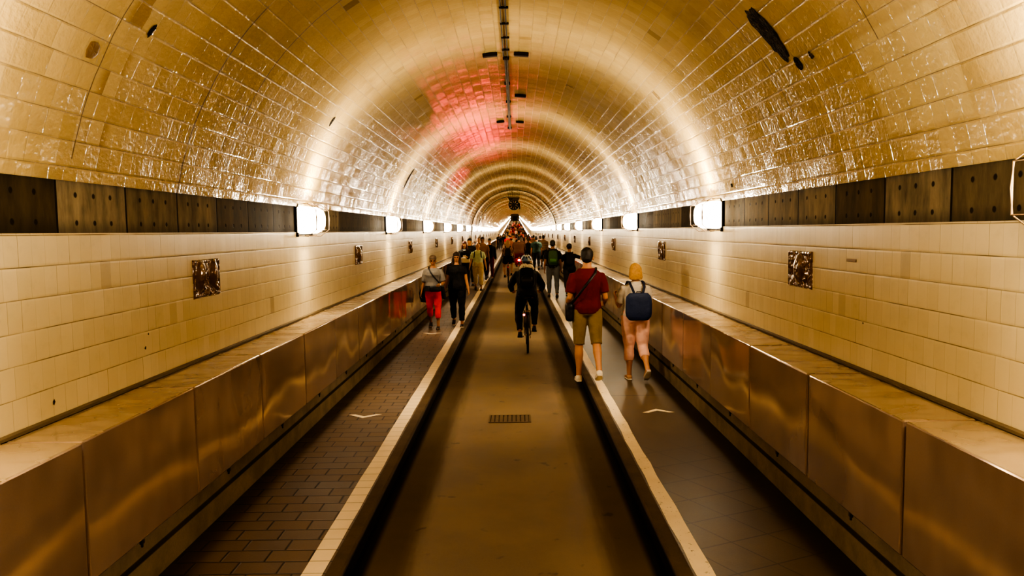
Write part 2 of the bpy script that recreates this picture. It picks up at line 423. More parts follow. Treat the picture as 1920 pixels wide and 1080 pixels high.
# far end
bm = bmesh.new()
n = 24; vs = []
for i in range(n+1):
    a = -a0+2*a0*i/n; vs.append(bm.verts.new((RV*sin(a), YEND, ZC+RV*cos(a)+gz(YEND))))
vs += [bm.verts.new((2.52, YEND, -.2+gz(YEND))), bm.verts.new((-2.52, YEND, -.2+gz(YEND)))]
bm.faces.new(vs)
struct('wall_far', bm, mat('dim_end_wall', (.25, .17, .08), .7))
bm = bmesh.new(); box(bm, (0.1, YEND-.15, gz(YEND)+1.25), (2.2, .2, 2.5), .03)
struct('door_1', bm, mat('dark_gate_opening', (.012, .016, .016), .6))
# near end behind the viewer: stair-hall wall so that the tube is closed
bm = bmesh.new(); vs = []
for i in range(n+1):
    a = -a0+2*a0*i/n; vs.append(bm.verts.new((RV*sin(a), YS[0], ZC+RV*cos(a))))
vs += [bm.verts.new((2.52, YS[0], -.2)), bm.verts.new((-2.52, YS[0], -.2))]
bm.faces.new(vs)
struct('wall_near', bm, mat('dim_end_wall', (.25, .17, .08), .7))

# painted lines
def strip(name, x0, x1, m, jit):
    bm = bmesh.new(); rows = []
    ys = [-6+.35*i for i in range(int(106/.35))] + [y for y in YS if y > 101]
    for y in ys:
        j = jit*(R.random()-.5)
        rows.append((bm.verts.new((x0+j, y, .0015+gz(y))), bm.verts.new((x1+jit*(R.random()-.5), y, .0015+gz(y)))))
    for i in range(len(rows)-1): bm.faces.new((rows[i][0], rows[i][1], rows[i+1][1], rows[i+1][0]))
    return obj(name, bm, m, smooth=False)
tag(strip('painted_line', -1.280, -1.145, PAINT_L, .008), 'cream painted line on the brick paving, left of the road', 'road marking')
tag(strip('painted_line', 1.145, 1.26, PAINT_R, .014), 'flaking cream painted line on the right of the road', 'road marking')

def chevron(x, y, direction, label, w=.40, d=.17, t=.085, worn=False):
    bm = bmesh.new(); s = direction; hw = w/2
    pts = [(-hw, -s*d/2), (0, s*d/2), (hw, -s*d/2), (hw*.62, -s*(d/2+t*.1)), (0, s*(d/2-t)), (-hw*.62, -s*(d/2+t*.1))]
    v = [bm.verts.new((a, b, 0)) for a, b in pts]
    bm.faces.new((v[0], v[1], v[4], v[5])); bm.faces.new((v[1], v[2], v[3], v[4]))
    o = obj('chevron_marking', bm, PAINT_R if worn else mat('bright_road_paint', (.80, .66, .42), .5), smooth=False)
    o.location = (x, y, .003); tag(o, label, 'road marking'); return o
chevron(-1.69, 8.42, -1, 'cream chevron on the left brick paving pointing at the viewer, nearer one', .39)
chevron(-1.68, 15.35, -1, 'cream chevron on the left paving at the feet of the woman in red trousers', .40)
chevron(1.69, 8.53, 1, 'worn cream chevron on the right paving behind the woman with the navy backpack', .37, worn=True)

# drain grate
g = empty('drain_grate', (-.02, 8.62, -.098)); tag(g, 'rusty rectangular drain grate in the middle of the road', 'drain')
bm = bmesh.new()
for sx in (-1, 1): box(bm, (sx*.235, 0, 0), (.02, .34, .012))
for sy in (-1, 1): box(bm, (0, sy*.16, 0), (.45, .02, .012))
RUST = mat('rusty_iron', (.12, .075, .032), .6, .3, bump=.4)
obj('frame', bm, RUST, g, False)
bm = bmesh.new()
for i in range(9): box(bm, (-.2+.05*i, 0, 0), (.034, .30, .010))
obj('grille', bm, RUST, g, False)
bm = bmesh.new(); box(bm, (0, 0, -.003), (.46, .31, .004)); obj('sump', bm, mat('dark_sump', (.05, .032, .014), .9), g, False)  # dark plate filling the gaps between the grille bars

# ------------------------------------------------------------------ ledge boxes
def ledge(y0, y1, s, rx=0):
    bm = bmesh.new(); L = y1-y0
    box(bm, (s*(2.10+2.49)/2, 0, (.345+1.08)/2), (.39, L, .735), .010, 2)
    bmesh.ops.translate(bm, verts=bm.verts[:], vec=(-s*2.295, 0, -.345))
    o = obj('ledge_box', bm, STEEL, smooth=False); o.location = (s*2.295, (y0+y1)/2, .345)
    o.rotation_euler = (0, rx, 0); return o
ORD = ['nearest', 'second', 'third', 'fourth', 'fifth', 'sixth', 'seventh', 'eighth']
for s, nm, st, pitch in ((-1, 'left', 3.64, 1.31), (1, 'right', 3.86, 1.295)):
    y = st - pitch*8; k = -8; first = None; protos = {}
    vis = 0
    while y < 99:
        gl = {0: .035, 1: .03, 2: .014}.get(k, .009) if s > 0 else {0: .022}.get(k, .011)
        y1 = y+pitch
        if first is None or k < 8: o = ledge(y+gl*.5, y1-gl*.4, s, R.uniform(-.006, .006)); first = o if first is None else first; last = o
        else:
            o = copy_tree(last); o.location.y = (y+y1)/2
        if y1 > 2.2:
            if vis < 8:
                tag(o, f'{ORD[vis]} brushed steel ledge box along the {nm} wall, counted from the viewer', 'ledge box')
            else: tag(o, f'brushed steel ledge box further down the {nm} wall, past the eighth', 'ledge box')
            vis += 1
        else: tag(o, f'brushed steel ledge box on the {nm} before the frame edge', 'ledge box')
        o['group'] = f'steel ledge boxes along the {nm} wall'
        y = y1; k += 1
    # beyond the bend the boxes merge into one line
    o = extrude('ledge_row', [(s*2.10, .345, 0), (s*2.10, 1.08, .7), (s*2.49, 1.08, 1.1)], STEEL, ys=[v for v in YS if v >= 99], kind='structure')
    # small latch feet under the boxes
LATCH = mat('dark_latch', (.04, .028, .014), .5, .6)
first = None
for s, nm in ((-1, 'left'), (1, 'right')):
    for k in range(9):
        y = (3.64+.55+1.31*k if s < 0 else 3.86+.62+1.295*k)
        if first is None:
            bm = bmesh.new(); box(bm, (0, 0, 0), (.02, .03, .03), .004); box(bm, (-s*.0, 0, -.02), (.012, .014, .03), .003)
            first = o = obj('latch', bm, LATCH, smooth=False)
        else: o = copy_tree(first)
        o.location = (s*2.112, y, .335)
        tag(o, f'small dark latch under the {ORD[k] if k < 8 else "ninth"} ledge box from the viewer on the {nm}', 'latch', 'latches under the ledge boxes')

BEAM = 330.0
# ------------------------------------------------------------------ wall lamps
def rounded_glass(seg):
    bm = bmesh.new()
    prof = []   # D profile in x (away from wall) / z, swept along y with shrinking ends
    NY = 8 if seg else 3
    rings = []
    for i in range(NY+1):
        t = -1+2*i/NY; k = (1-abs(t)**5)**.5 if abs(t) < 1 else 0.0
        k = max(k, .55); yy = t*.285
        pts = []
        for j in range(11 if seg else 6):
            a = -PI/2+PI*j/(10 if seg else 5)
            ca, sa = max(cos(a), 0)**.55, math.copysign(abs(sin(a))**.75, sin(a))
            pts.append(bm.verts.new((.228*ca*k, yy, .165*sa*(.8+.2*k))))
        rings.append(pts)
    for a, b in zip(rings, rings[1:]):
        for j in range(len(a)-1): bm.faces.new((a[j], a[j+1], b[j+1], b[j]))
    bm.faces.new(rings[0]); bm.faces.new(rings[-1])
    return bm
def make_lamp():
    r = empty('wall_lamp')
    bm = bmesh.new(); box(bm, (.012, 0, 0), (.03, .62, .36), .006)
    for sy in (-1, 1):
        for sz in (-1, 1): box(bm, (.02, sy*.30, sz*.175), (.045, .035, .05), .008)
    obj('back_plate', bm, BLACK, r, False)
    bm = rounded_glass(1); bmesh.ops.translate(bm, verts=bm.verts[:], vec=(.028, 0, 0))
    obj('glass_shade', bm, LAMP, r)
    bm = bmesh.new()
    for yy in (-.297, .297, 0):
        P = [(.03, yy, -.185), (.15, yy, -.195), (.25, yy, -.12), (.262, yy, 0), (.25, yy, .12), (.15, yy, .195), (.03, yy, .185)]
        if yy: P = [(a, b, c) for a, b, c in P]
        tube(bm, P, .004, (0, 1, 0), 6)
    for (x, z) in ((.15, .197), (.15, -.197), (.254, .12), (.254, -.12), ):
        tube(bm, [(x, -.297, z), (x, .297, z)], .004, n=6)
    for yy in (-.297, .297): tube(bm, [(.254, yy, -.12), (.254, yy, .12)], .004, (0, 1, 0), 6)
    obj('wire_guard', bm, mat('worn_guard_wire', (.20, .13, .07), .5, .6), r)
    return r
LAMP_FAR = LAMP.copy(); LAMP_FAR.name = 'glowing_distant_lamp_glass'; LAMP_FAR.cycles.emission_sampling = 'NONE'
def far_lamp():
    o = obj('wall_lamp', rounded_glass(0), LAMP_FAR); return o
ld = bpy.data.lights.new('lamp_beam', 'POINT'); ld.energy = 1.0; ld.color = (1.0, .845, .61); ld.shadow_soft_size = .05
ld.use_nodes = True; lt = ld.node_tree; em = next(n_ for n_ in lt.nodes if n_.type == 'EMISSION')
# the fixture throws most of its light across the tunnel, little along it
tc = lt.nodes.new('ShaderNodeTexCoord'); sx = lt.nodes.new('ShaderNodeSeparateXYZ'); lt.links.new(tc.outputs['Normal'], sx.inputs[0])
def lm(op, a, b=None):
    n_ = lt.nodes.new('ShaderNodeMath'); n_.operation = op
    for i, v_ in enumerate((a, b)):
        if v_ is None: continue
        if isinstance(v_, bpy.types.NodeSocket): lt.links.new(v_, n_.inputs[i])
        else: n_.inputs[i].default_value = v_
    return n_.outputs[0]
q = lm('POWER', lm('MAXIMUM', lm('SUBTRACT', 1.0, lm('MULTIPLY', sx.outputs[1], sx.outputs[1])), 0.0), 5.0)
up = lm('ADD', .50, lm('MULTIPLY', lm('ADD', sx.outputs[2], 1.0), .35))     # a little more upwards than down
lt.links.new(lm('MULTIPLY', lm('MULTIPLY', lm('ADD', lm('MULTIPLY', q, .82), .18), up), BEAM), em.inputs['Strength'])
ldf = ld.copy(); ldf.energy = 2.6
lampA = make_lamp(); lampB = far_lamp(); used = set()
for s, nm in ((-1, 'left'), (1, 'right')):
    for k in range(-1, 68):
        y = 3.05+6.1*k
        if y > YEND-2: break
        src = lampA if k < 16 else lampB
        if src.name in used: o = copy_tree(src)
        else: o = src; used.add(src.name)
        o.location = (s*2.532, y, 2.262+gz(y)); o.rotation_euler = (0, 0, PI if s > 0 else 0)
        if k >= 18 and k % 3 == 0:
            lo = bpy.data.objects.new('lamp_beam', ldf); link(lo); lo.location = (s*(2.532-.30), y, 2.262+gz(y))
        if k < 18:
            lo = bpy.data.objects.new('lamp_beam', ld); link(lo); lo.location = (s*(2.532-.285), y, 2.262+gz(y))
        if k == -1: lb = f'caged wall lamp on the {nm} just outside the frame'
        elif k == 0 and s > 0: lb = 'caged lamp cut off by the right edge of the picture'
        elif k == 0: lb = 'caged lamp on the left wall before the frame edge'
        elif k < 7: lb = f'glowing caged lamp on the {nm} wall, {["", "largest and nearest in full view", "second", "third", "fourth", "fifth", "sixth"][k]}' + (' one away from the viewer' if k > 1 else '')
        elif k < 16: lb = f'small glowing lamp in the far row on the {nm} wall, past the sixth'
        else: lb = f'tiny glowing lamp on the {nm} wall where the tunnel climbs'
        tag(o, lb, 'lamp', f'glowing lamps along the {nm} wall')

# ------------------------------------------------------------------ relief plaques
def relief_mat():
    t = NT('glazed_dark_relief'); v = t.objc()
    n = t.noise(v, 9, 3)
    return t.fin(Base_Color=t.mix(n, (.085, .042, .020), (.27, .155, .085)), Roughness=.16, Normal=t.bump(t.noise(v, 11, 2, .5), .6, .04), Specular_IOR_Level=.9, Metallic=.35)
RELIEF = relief_mat()
def make_plaque(seed):
    rr = random.Random(seed); bm = bmesh.new()
    NX, NZ = 40, 26; W, H = .52, .315
    blobs = []
    kind = seed % 3
    if kind == 0:    # two rounded humps over a tangle of shapes
        blobs = [(-.13, .03, .085, .13, .05), (.12, .04, .06, .12, .05)] + [(rr.uniform(-.22, .22), rr.uniform(-.15, -.06), .03, .02, .035) for _ in range(12)]
    elif kind == 1:  # one upright oval figure
        blobs = [(0, 0, .09, .13, .055), (0, .08, .04, .04, .03)] + [(rr.uniform(-.22, .22), rr.uniform(-.15, .12), .03, .03, .02) for _ in range(7)]
    else:            # slanting leaf shapes
        blobs = [(-.15+.1*i, rr.uniform(-.05, .06), .04, .12, .045) for i in range(4)] + [(rr.uniform(-.2, .2), -.12, .03, .02, .03) for _ in range(8)]
    g = []
    for i in range(NX+1):
        row = []
        for j in range(NZ+1):
            u = -W/2+W*i/NX; z = -H/2+H*j/NZ; h = .012
            for (bx, bz, sx, sz, am) in blobs:
                q = ((u-bx)/sx)**2+((z-bz)/sz)**2
                if q < 1: h = max(h, .012+am*math.sqrt(1-q)*.75)
            e = min(i, NX-i, j, NZ-j)
            if e == 0: h = 0
            elif e == 1: h = .018
            row.append(bm.verts.new((h, u, z)))
        g.append(row)
    for i in range(NX):
        for j in range(NZ): bm.faces.new((g[i][j], g[i+1][j], g[i+1][j+1], g[i][j+1]))
    return obj('relief_plaque', bm, RELIEF)
ps = [make_plaque(i) for i in range(3)]; pn = 0
for s, nm in ((-1, 'left'), (1, 'right')):
    for k in range(16):
        i = pn % 3 if pn > 2 else pn
        o = ps[i] if pn < 3 else copy_tree(ps[(k + (1 if s > 0 else 0)) % 3]); pn += 1
        y = (6.22 if s < 0 else 6.42)+6.08*k
        o.location = (s*2.519, y, 1.74); o.rotation_euler = (0, 0, PI if s > 0 else 0)
        if k == 0: lb = f'dark glazed relief plaque with bulging shapes on the {nm} tiled wall, nearest'
        elif k < 5: lb = f'dark relief plaque on the {nm} tiled wall, {ORD[k]} from the viewer'
        else: lb = f'tiny dark relief plaque far down the {nm} wall, past the fifth'
        tag(o, lb, 'plaque', f'relief plaques on the {nm} wall')

# ------------------------------------------------------------------ ceiling fittings
bm = bmesh.new()
for x in (-.062, -.008): tube(bm, [(x, -6, 4.478), (x, 10.4, 4.478)], .010, n=8)
rt = empty('cable_run', (0, 0, 0)); bmc = bm
rt.location = (-.035, 10.4, 4.478)
bmesh.ops.translate(bm, verts=bm.verts[:], vec=(.035, -10.4, -4.478))
obj('cable', bm, DARKIRON, rt)
for i in range(26):
    bm = bmesh.new(); box(bm, (0.01, -15.9+.62*i, -.008), (.10, .03, .025), .004); obj('clip', bm, DARKIRON, rt, False)
tag(rt, 'twin dark cable with clips along the crown of the vault, towards the viewer', 'cable')
rt = empty('conduit', (-.028, 10.45, 4.46)); tag(rt, 'dark straight conduit along the crown of the vault between the flat boxes', 'pipe')
bm = bmesh.new(); tube(bm, [(0, 0, 0), (.004, 7.1, 0)], .026, n=10); obj('pipe', bm, DARKIRON, rt)
for yy in (.05, 1.8, 3.5, 5.3, 7.0):
    bm = bmesh.new(); box(bm, (0, yy, .012), (.09, .04, .045), .006); obj('bracket', bm, DARKIRON, rt, False)
bx = None
for (x, y, w, lb) in ((-.24, 10.24, .20, 'flat dark box on the vault crown left of where the conduit starts'),
                      (.18, 10.25, .20, 'flat dark box on the vault crown right of where the conduit starts'),
                      (.19, 13.35, .20, 'small flat fitting on the crown right of the middle of the conduit'),
                      (-.22, 16.4, .17, 'flat dark box left of the far end of the conduit'),
                      (.20, 16.5, .17, 'flat dark box right of the far end of the conduit')):
    z = ZC+math.sqrt(RV*RV-x*x)
    rt = empty('ceiling_box', (x, y, z-.03)); rt.rotation_euler = (0, math.atan2(x, z-ZC), 0)
    bm = bmesh.new(); box(bm, (0, 0, 0), (w, .09, .045), .006); obj('housing', bm, DARKIRON, rt, False)
    bm = bmesh.new(); box(bm, (0, 0, .027), (w*.5, .05, .02), .003); obj('bracket', bm, BLACK, rt, False)
    tag(rt, lb, 'ceiling box', 'flat boxes on the vault crown')
# fan
fan = empty('ventilation_fan', (0.0, 52, 3.95)); tag(fan, 'round black ventilation fan hanging from the vault over the crowd', 'fan')
bm = bmesh.new(); torus(bm, (0, 0, -.05), (0, 1, 0), .34, .045, 40, 10, 3.5); obj('housing_ring', bm, BLACK, fan)
bm = bmesh.new(); cyl(bm, (0, -.06, -.05), (0, .1, -.05), .10, 20); obj('hub', bm, BLACK, fan, False)
for i in range(9):
    a = 2*PI*i/9; bm = bmesh.new(); d = Vector((cos(a), 0, sin(a))); p = Vector((-sin(a), 0, cos(a)))
    b0 = Vector((0, 0, -.05)); vv = []
    for (r_, w_) in ((.08, .03), (.32, .075)):
        for q in (-1, 1): vv.append(b0+d*r_+p*w_*q+Vector((0, q*.03, 0)))
    V = [bm.verts.new(v_) for v_ in vv]+[bm.verts.new(v_+Vector((0, .012, 0))) for v_ in vv]
    for f in ((0, 1, 3, 2), (4, 6, 7, 5), (0, 4, 5, 1), (2, 3, 7, 6), (0, 2, 6, 4), (1, 5, 7, 3)): bm.faces.new([V[q] for q in f])
    obj('blade', bm, BLACK, fan, False)
bm = bmesh.new()
v = [bm.verts.new((x, y, z)) for y in (-.25, .25) for (x, z) in ((-.42, .47), (.42, .47), (.30, .22), (-.30, .22))]
for f in ((0, 1, 2, 3), (7, 6, 5, 4), (0, 4, 5, 1), (1, 5, 6, 2), (2, 6, 7, 3), (3, 7, 4, 0)): bm.faces.new([v[q] for q in f])
obj('mounting_frame', bm, mat('dusty_brown_steel', (.07, .048, .024), .6, .4), fan, False)
bm = bmesh.new(); torus(bm, (-.1, -.30, .33), (0, 1, 0), .07, .022, 20, 8); obj('motor_ring', bm, BLACK, fan)
bm = bmesh.new(); box(bm, (.40, 0, -.15), (.07, .3, .42), .01); obj('side_bracket', bm, BLACK, fan, False)
bm = bmesh.new()
for rr_ in (.12, .2, .27): torus(bm, (0, -.13, -.05), (0, 1, 0), rr_, .004, 30, 5)
obj('guard', bm, BLACK, fan)
# hoops of conduit around the vault
for (y, r_, lb, lo) in ((44.0, .014, 'thin black conduit hoop around the vault in front of the fan', True), (51.5, .022, 'thin dark conduit hoop around the vault beside the fan', False)):
    bm = bmesh.new(); P = []
    aa = a0*.98
    if lo: P += [(-2.505, 0, 1.13), (-2.505, 0, 2.1)]
    for i in range(41):
        a = -aa+2*aa*i/40
        if not lo and a > .15: break
        P.append(((RV-r_*1.2)*sin(a), 0, ZC+(RV-r_*1.2)*cos(a)))
    tube(bm, P, r_, (0, 1, 0), 8)
    o = obj('conduit_hoop', bm, BLACK); o.location = (0, y, 0); tag(o, lb, 'pipe')

# damage on the vault: shapes lying on the curved surface
def on_vault(y, v, lift=.004):
    a = v/RV; r_ = RV-lift; return Vector((r_*sin(a), y, ZC+r_*cos(a)))
def blotch(name, c, L, W, ang, m, seed, lift=.004, rough_=.15, n=44, label=None, cat='hole'):
    rr = random.Random(seed); bm = bmesh.new(); ph = [rr.uniform(0, 6.28) for _ in range(4)]
    rings = []
    for q in (0, .35, .7, .92, 1.0):
        row = []
        for i in range(n):
            a = 2*PI*i/n
            k = 1+rough_*(sin(3*a+ph[0])*.5+sin(7*a+ph[1])*.35+sin(13*a+ph[2])*.25)
            x = math.copysign(abs(cos(a))**.8, cos(a))*L*k*q; y_ = math.copysign(abs(sin(a))**.8, sin(a))*W*k*q
            x2 = x*cos(ang)-y_*sin(ang); y2 = x*sin(ang)+y_*cos(ang)
            row.append(bm.verts.new(on_vault(c[0]+x2, c[1]+y2, lift*(1 if q == 1 else 1.4)+(.006*rr.random() if 0 < q < 1 else 0))))
            if q == 0: break
        rings.append(row)
    for i in range(n): bm.faces.new((rings[0][0], rings[1][i], rings[1][(i+1) % n]))
    for a, b in zip(rings[1:], rings[2:]):
        for i in range(n): bm.faces.new((a[i], b[i], b[(i+1) % n], a[(i+1) % n]))
    ctr = on_vault(c[0], c[1], 0)
    bmesh.ops.translate(bm, verts=bm.verts[:], vec=-ctr)
    o = obj(name, bm, m, smooth=True); o.location = ctr
    return tag(o, label, cat)
def hole_mat():
    t = NT('exposed_black_masonry'); v = t.pos(); n_ = t.noise(v, 14, 4, .7)
    return t.fin(Base_Color=t.ramp(n_, [(.45, (.010, .007, .005)), (.62, (.05, .035, .02)), (.72, (.20, .13, .06))]), Roughness=.9, Normal=t.bump(n_, 1.0, .05))
HOLE = hole_mat()
d2 = PI/180*RV
blotch('broken_tile_patch', (5.72, 51.1*d2), .245, .115, math.radians(94), HOLE, 3, label='long black gash in the vault tiles at upper right')
blotch('broken_tile_patch', (5.58, 58.2*d2), .055, .045, math.radians(98), HOLE, 5, .004, .06, label='small black oval hole just below the long gash in the vault', cat='hole')
blotch('tile_scar', (5.34, 58.1*d2), .022, .03, .6, HOLE, 8, .004, .3, label='tiny black chip right of the oval hole in the vault', cat='chip')
blotch('tile_scar', (4.64, -56.9*d2), .045, .02, math.radians(75), HOLE, 9, .004, .2, label='short black scar in the vault tiles at upper left', cat='chip')
blotch('tile_scar', (8.93, -54.9*d2), .06, .03, math.radians(85), HOLE, 10, .004, .2, label='small black scar in the vault above the largest left lamp', cat='chip')
blotch('tile_scar', (16.0, -59.5*d2), .24, .07, math.radians(93), HOLE, 11, .005, .15, label='narrow black slash low on the left of the vault beyond the scar', cat='chip')
blotch('tile_scar', (8.3, 76*d2), .02, .02, 0, HOLE, 12, .004, .3, label='tiny black chip in the vault edge above the largest right lamp', cat='chip')
blotch('stained_patch', (4.21, -62.6*d2), .055, .05, .1, mat('brown_stained_tile', (.20, .11, .03), .35), 13, .002, .08, label='brown stained pair of tiles in the upper left vault', cat='stain')
# chips on the left tiled wall
def wall_chip(s, y, z, r_, label, m=HOLE, name='wall_chip', cat='chip', h=None):
    bm = bmesh.new(); rr = random.Random(int(y*100)); n_ = 14
    vs = [bm.verts.new((0, cos(2*PI*i/n_)*r_*rr.uniform(.6, 1.2), sin(2*PI*i/n_)*(h or r_)*rr.uniform(.6, 1.2))) for i in range(n_)]
    ct = bm.verts.new((-s*.003, 0, 0))
    for i in range(n_): bm.faces.new((vs[i], vs[(i+1) % n_], ct))
    o = obj(name, bm, m, smooth=False); o.location = (s*2.518, y, z); return tag(o, label, cat)
wall_chip(-1, 4.10, 1.18, .012, 'small black chip in the left wall tiles just above the ledge, nearest', h=.016)
wall_chip(-1, 5.15, 1.32, .012, 'small dark chip in the left wall tiles left of the plaque')
wall_chip(-1, 5.20, 1.41, .008, 'tiny dark chip above another in the left wall tiles')
wall_chip(1, 5.25, 1.42, .008, 'tiny dark chip in the right wall tiles beyond the first lamp')
o = None
bm = bmesh.new(); box(bm, (0, 0, 0), (.008, .155, .022), .003)
o = obj('name_strip', bm, mat('dull_metal_strip', (.22, .15, .09), .5, .3), smooth=False); o.location = (2.517, 5.45, 1.855); tag(o, 'small dull metal strip set in the right wall tiles beside the plaque', 'strip')

# ------------------------------------------------------------------ people
SKIN = mat('warm_skin', (.50, .235, .105), .55, var=.08); SKIN2 = mat('tanned_skin', (.33, .145, .06), .55, var=.08); SKIN3 = mat('pale_skin', (.66, .36, .20), .55, var=.06)
def lerp_tab(tab, z):
    if z <= tab[0][0]: return tab[0][1:]
    for a, b in zip(tab, tab[1:]):
        if z <= b[0]:
            t = (z-a[0])/(b[0]-a[0]); return tuple(p+(q-p)*t for p, q in zip(a[1:], b[1:]))
    return tab[-1][1:]
TM = [(.84, .10, .085), (.90, .155, .112), (.96, .165, .118), (1.03, .155, .108), (1.10, .150, .105), (1.22, .168, .115), (1.34, .185, .118), (1.385, .172, .102), (1.42, .145, .090), (1.45, .108, .078), (1.48, .074, .068), (1.53, .056, .060), (1.58, .055, .058)]
TF = [(.84, .105, .09), (.90, .168, .122), (.95, .175, .126), (1.03, .150, .108), (1.10, .130, .095), (1.20, .142, .102), (1.30, .158, .122), (1.37, .150, .097), (1.405, .125, .086), (1.44, .088, .070), (1.475, .056, .058), (1.53, .047, .050), (1.58, .047, .050)]
def ik(a, c, l1, l2, pole):
    a, c, pole = Vector(a), Vector(c), Vector(pole); d = c-a; L = min(d.length, (l1+l2)*.999); dn = d.normalized()
    c = a+dn*L; x = (L*L+l1*l1-l2*l2)/(2*L); h = math.sqrt(max(l1*l1-x*x, 0)); p = (pole-dn*pole.dot(dn)).normalized()
    return a+dn*x+p*h, c
class Rig:
    def __init__(s, H=1.75, sex='m', wide=1.0, lean=0, legs=None, arms=None, hipz=None, head=(0, 0), foot_ik=None, hand_ik=None, shoulder=1.0):
        s.k = H/1.75; s.sex = sex; s.wide = wide; s.tab = TM if sex == 'm' else TF
        s.hip = Vector((0, 0, .93)); s.M = Matrix.Translation(s.hip) @ Matrix.Rotation(-lean, 4, 'X') @ Matrix.Translation(-s.hip)
        s.lean = lean; s.headrot = head
        sw = (.182 if sex == 'm' else .160)*shoulder*(1+(wide-1)*.35)
        s.leg = []; s.arm = []
        for i, sd in enumerate((-1, 1)):
            h = Vector((sd*.092, 0, .91))
            if foot_ik:
                kn, an = ik(h, foot_ik[i], .44, .41, (sd*.22, 1, .25)); fp = -.15
            else:
                th, kb, ab, fp = legs[i]
                kn = h+Vector((sd*sin(ab)*.43, sin(th)*.43, -cos(th)*.43)); an = kn+Vector((sd*sin(ab)*.1, sin(th-kb)*.405, -cos(th-kb)*.405))
            s.leg.append((h, kn, an, fp))
            sh = s.M @ Vector((sd*sw, 0, 1.358))
            if hand_ik and hand_ik[i] is not None:
                el, wr = ik(sh, hand_ik[i], .29, .26, (sd*.75, -.3, -.7)); fd = (wr-el).normalized()
            else:
                a_, ab, e_, inw = arms[i]
                ud = Vector((sd*sin(ab), sin(a_)*cos(ab), -cos(a_)*cos(ab)))
                fd = Vector((sd*(sin(ab)-inw), sin(a_+e_), -cos(a_+e_))).normalized()
                el = sh+ud*.285; wr = el+fd*.25
            s.arm.append((sh, el, wr, fd))
        # drop to the ground
        s.dz = 0
        if not foot_ik:
            m = 9
            for (h, kn, an, fp) in s.leg:
                heel = an+Vector((0, -.055*cos(fp)+.08*sin(fp), -.085*cos(fp)-.055*sin(fp)))
                toe = heel+Vector((0, .24*cos(fp), .24*sin(fp)))
                m = min(m, heel.z, toe.z)
            s.dz = -m
    def tr(s, z): 
        rx, ry = lerp_tab(s.tab, z)
        w = s.wide if z < 1.42 else 1
        return rx*w, ry*(1+(w-1)*1.4)
    def torso(s, bm, z0, z1, inf=0, n=16, flare=0):
        zs = [z0]+[q for q in (.87, .90, .93, .96, 1.0, 1.03, 1.07, 1.10, 1.16, 1.22, 1.28, 1.34, 1.38, 1.41, 1.43, 1.45, 1.465, 1.48, 1.53) if z0+.01 < q < z1-.005]+[z1]
        rr = []; rot = s.M.to_3x3()
        for z in zs:
            rx, ry = s.tr(max(z, .88) if inf else z); f = 1+flare*max(0, (1.05-z))
            y = .012 if s.sex == 'f' and 1.22 < z < 1.36 else 0
            rr.append((s.M @ Vector((0, y, z)), rot @ Vector(((rx+inf)*f, 0, 0)), rot @ Vector((0, (ry+inf)*f, 0))))
        loft(bm, rr, n)
    def legt(s, bm, i, t0, t1, inf=0, scale=1.0, cap=True, loose=0):
        h, kn, an, fp = s.leg[i]; w = s.wide
        g = 1+(w-1)*.6; prof = [(0, .090*w), (.2, .085*w), (.42, .066*w), (.5, .056*g), (.56, .054*g), (.68, .058*g), (.85, .040), (1.0, .036)]
        pts = []; rad = []
        hh = h+Vector((0, 0, .02))
        ts = sorted({t0, t1, *[p[0] for p in prof if t0 < p[0] < t1]})
        for t in ts:
            q = hh.lerp(kn, t/.52) if t <= .52 else kn.lerp(an, (t-.52)/.48)
            if .6 < t < .9 and not inf: q = q+Vector((0, -.008, 0))
            pts.append(q); r0 = lerp_tab(prof, t)[0]; rad.append(max(r0+inf, loose))
        tube(bm, pts, rad, n=14, cap=cap)
    def armt(s, bm, i, t0, t1, inf=0, cap=True):
        sh, el, wr, fd = s.arm[i]; k = 1.0 if s.sex == 'm' else .84
        k *= 1+(s.wide-1)*.5
        prof = [(0, .046*k), (.15, .052*k), (.4, .043*k), (.52, .038*k), (.65, .040*k), (.9, .028*k), (1.0, .025*k)]
        pts = []; rad = []; base = s.M @ Vector(((-1 if i == 0 else 1)*.10, 0, 1.372))
        if t0 == 0: pts.append(base); rad.append(prof[0][1]*.72+inf*.6)
        for t in sorted({t0, t1, *[p[0] for p in prof if t0 < p[0] < t1]}):
            q = sh.lerp(el, t/.53) if t <= .53 else el.lerp(wr, (t-.53)/.47)
            pts.append(q); rad.append(lerp_tab(prof, t)[0]+inf)
        tube(bm, pts, rad, n=12, cap=cap, cap0=True)
    def hand(s, bm, i, curl=.5):
        sh, el, wr, fd = s.arm[i]; sd = -1 if i == 0 else 1; k = 1 if s.sex == 'm' else .88
        palm = Vector((-sd, 0, 0)); palm = (palm-fd*palm.dot(fd))
        if palm.length < .3: palm = Vector((0, 0, -1))-fd*Vector((0, 0, -1)).dot(fd)
        palm.normalize(); lat = fd.cross(palm).normalized()
        if lat.dot(Vector((0, 1, .4))) < 0: lat = -lat
        pc = wr+fd*.045*k
        tube(bm, [wr-fd*.01, wr+fd*.03*k, wr+fd*.085*k], [(.026*k, .020*k), (.038*k, .015*k), (.040*k, .013*k)], side=lat, n=12)
        for j, (o, L) in enumerate(((.030, .072), (.010, .082), (-.010, .076), (-.029, .060))):
            b = wr+fd*.082*k+lat*o*k; p0 = b; a = curl*.5; pts = [b-fd*.02, b]
            for q in range(3):
                a += curl*.55; dd = fd*cos(a)+palm*sin(a); p0 = p0+dd*L*k*(.42, .32, .26)[q]; pts.append(p0)
            tube(bm, pts, [.0085*k, .0088*k, .0082*k, .0076*k, .0066*k], side=lat, n=8)
        b = wr+fd*.022*k+lat*.026*k
